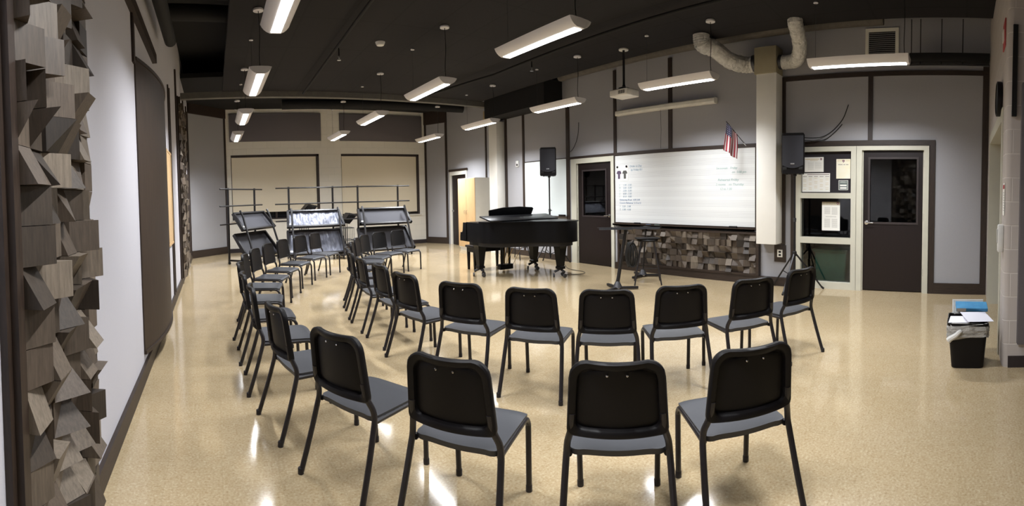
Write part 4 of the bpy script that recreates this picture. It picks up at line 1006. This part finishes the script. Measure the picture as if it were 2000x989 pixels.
flat('paper_sheet', 'bright white paper sheet jutting over the rim of the wastebasket', 'paper', (.085, .125), (cx - .10, cy - .075, .428), (.10, -.27, .45), 'white_paper', .0015)
flat('paper_sheet', 'bluish white paper sheet at the front of the wastebasket', 'paper', (.055, .09), (cx - .125, cy + .07, .410), (-.06, -.27, -.15), 'white_paper', .0015)
t = thing('flat_box', 'blue and grey flat box on top in the wastebasket', 'box', (cx + .068, cy - .02, .462)); t.rotation_euler = (0.03, -.36, .1)
MB().rbox(-.055, .055, -.15, .13, 0, .036, .003, 1).build('body', 'blue_box', t); MB().box(-.0562, -.055, .045, .128, .002, .034).build('end_panel', 'folder_grey', t, 0)
t = thing('file_folder', 'grey folder with white edges leaning at the back of the wastebasket', 'folder', (cx + .12, cy - .0, .452)); t.rotation_euler = (.0, -1.05, .06)
MB().rbox(-.05, .07, -.14, .14, 0, .006, .002, 1).build('cover', 'folder_grey', t); m = MB(); m.box(.07, .078, -.14, .14, -.001, .008); m.box(-.05, .078, .132, .14, -.001, .008); m.build('edge', 'plastic_white', t, 0)
flat('card', 'orange card under the blue box in the wastebasket', 'card', (.03, .07), (cx - .045, cy + .01, .392), (0, .1, .1), 'orange_card', .008)

# ------------------------------------------------------------------ folded choral risers with back rails
def riser_parts(t, tarp):
    for s in (-1, 1):
        MB().tube([(s * .58, .32, .0), (s * .58, .30, 1.83)], .027, 8).build('rear_post', 'black_metal', t)
        MB().tube([(s * .60, -.05, 1.28), (s * .60, -.13, 1.14), (s * .63, -.46, .09)], .026, 8).build('front_leg', 'black_metal', t)
        MB().box(s * .60 - .022, s * .60 + .022, -.46, .32, .07, .11).build('base_bar', 'black_metal', t, 0)
        for y in (-.33, .27):
            MB().lathe([(.02, -.014), (.035, -.012), (.035, .012), (.02, .014)], 12, TR((s * .645, y, .036)) @ RY(PI / 2)).build('caster', 'rubber', t)
    for z, a, b_ in ((1.80, -.92, .92), (1.395, -.94, .92), (.96, -.94, .92)):
        MB().tube([(a, .285, z), (b_, .285, z)], .017, 8).build('back_rail', 'black_metal', t)
    for nm, z0, z1, y0, y1, w in (('upper_deck', .80, 1.20, -.18, .14, .74), ('lower_deck', .14, .70, -.30, .12, .76)):
        d = Vector((0, y1 - y0, z1 - z0)); L = d.length; ang = math.atan2(z1 - z0, y1 - y0)
        T = TR((0, y0, z0)) @ RX(ang)
        f = MB(); e = .04; h_ = .07
        f.box(-w, w, 0, e, -.01, h_, T); f.box(-w + .06, w - .06, L - e, L, -.01, h_, T)
        for s in (-1, 1):
            P = [(s * w, 0), (s * (w - .05), 0), (s * (w - .11), L), (s * (w - .06), L)]
            f.prism(P, -.01, h_, T)
        o = f.build(nm, 'black_metal', t, 0)
        g = MB(); top = []; bot = []
        for i in range(9):
            v = e + (L - 2 * e) * i / 8
            ww = w - .05 - .06 * i / 8
            wob = .014 if tarp else 0
            top.append([(-ww + 2 * ww * j / 24, v, .012 + wob * (math.sin(j * 1.7 + i * .6) + math.sin(j * .7 - i * 1.1)) * .5) for j in range(25)]); bot.append([(p[0], p[1], -.006) for p in top[-1]])
        g.slab(top, bot, T).build('deck_skin', 'riser_tarp' if tarp else 'riser_carpet', o, .8)
        MB().box(-w + .06, -w + .15, .06, .10, h_, h_ + .004, T).build('sticker', 'plastic_white', o, 0)
r1 = thing('choral_riser', 'folded choral riser turned sideways beside the tall angled grey panel', 'riser', (.95, 11.72, 0), math.radians(52), 'folded risers below the windows'); riser_parts(r1, False)
r2 = thing('choral_riser', 'middle folded choral riser with shiny wrinkled deck covers', 'riser', (2.50, 11.70, 0), math.radians(2), 'folded risers below the windows'); riser_parts(r2, True)
dup(r1, (4.33, 11.70, 0), math.radians(3), 'folded choral riser with smooth grey decks on the piano side', 'folded risers below the windows')
# nested stands on carts behind the risers
def nested(label, loc, n, rz, zt):
    for k in range(n):
        t = thing('nested_stand', label % ORD[k], 'music stand', (loc[0] + k * .05 * math.cos(rz), loc[1] + k * .05 * math.sin(rz), 0), rz, 'nested music stands behind the risers')
        zc = zt - .14 - .012 * k
        o = MB().rbox(-.003, .003, -.24, .24, -.17, .17, .002, 1).build('desk', 'black_plastic', t); o.location = (0, 0, zc); o.rotation_euler = (0, .75, 0)
        MB().tube([(-.120, 0, .02), (-.120, 0, zc - .131)], .010, 8).build('pole', 'black_metal', t)
        MB().tube([(-.12, -.2, .011), (-.12, .2, .011)], .01, 6).build('foot_bar', 'black_metal', t)
nested('folded black music stand, %s of the nested row behind the middle riser', (2.45, 12.9), 6, 0, 1.40)
nested('folded black music stand, %s of the nested row beside the wire cart', (3.52, 12.6), 5, 0, 1.12)
t = thing('equipment_cart', 'low grey mesh cart between two folded risers', 'cart', (3.42, 12.2, 0))
m = MB()
for k in range(10): m.tube([(-.2, -.2 + k * .044, .12), (-.2, -.2 + k * .044, .72)], .006, 5); m.tube([(-.2 + k * .044, -.2, .12), (-.2 + k * .044, -.2, .72)], .006, 5)
for z in (.12, .4, .72): m.tube([(-.2, -.2, z), (.2, -.2, z), (.2, .2, z), (-.2, .2, z)], .009, 6, closed=True)
m.build('wire_basket', 'grey_metal', t); MB().box(-.2, .2, -.2, .2, .09, .11).build('shelf', 'grey_metal', t, 0)
for sx in (-1, 1):
    for sy in (-1, 1): MB().lathe([(.02, -.012), (.04, -.01), (.04, .01), (.02, .012)], 12, TR((sx * .17, sy * .17, .04)) @ RX(PI / 2)).build('caster', 'rubber', t)
# green bin in the room behind the side window
t = thing('storage_bin', 'green plastic bin seen through the lowest side window pane', 'bin', (7.62, 2.12, 0))
MB().loft([[(x, y, z) for x, y in rrect(w_, d_, .03)] for w_, d_, z in ((.2, .24, 0), (.22, .27, .52), (.235, .285, .525), (.235, .285, .55))]).build('tub', 'green_plastic', t, .5)
MB().rbox(-.25, .25, -.30, .30, .551, .575, .008).build('lid', 'green_plastic', t)

# ------------------------------------------------------------------ world, colour management
wd = bpy.data.worlds.new('world'); SC.world = wd; wd.use_nodes = True
wd.node_tree.nodes['Background'].inputs[0].default_value = (.02, .02, .025, 1); wd.node_tree.nodes['Background'].inputs[1].default_value = .2
SC.view_settings.view_transform = 'Standard'; SC.view_settings.look = 'None'; SC.view_settings.gamma = 1; SC.view_settings.use_curve_mapping = False
SC.view_settings.exposure = 0.1
SC.cycles.use_denoising = True
SC.cycles.max_bounces = 8; SC.cycles.diffuse_bounces = 3; SC.cycles.glossy_bounces = 4; SC.cycles.transparent_max_bounces = 8
SC.cycles.sample_clamp_indirect = 6
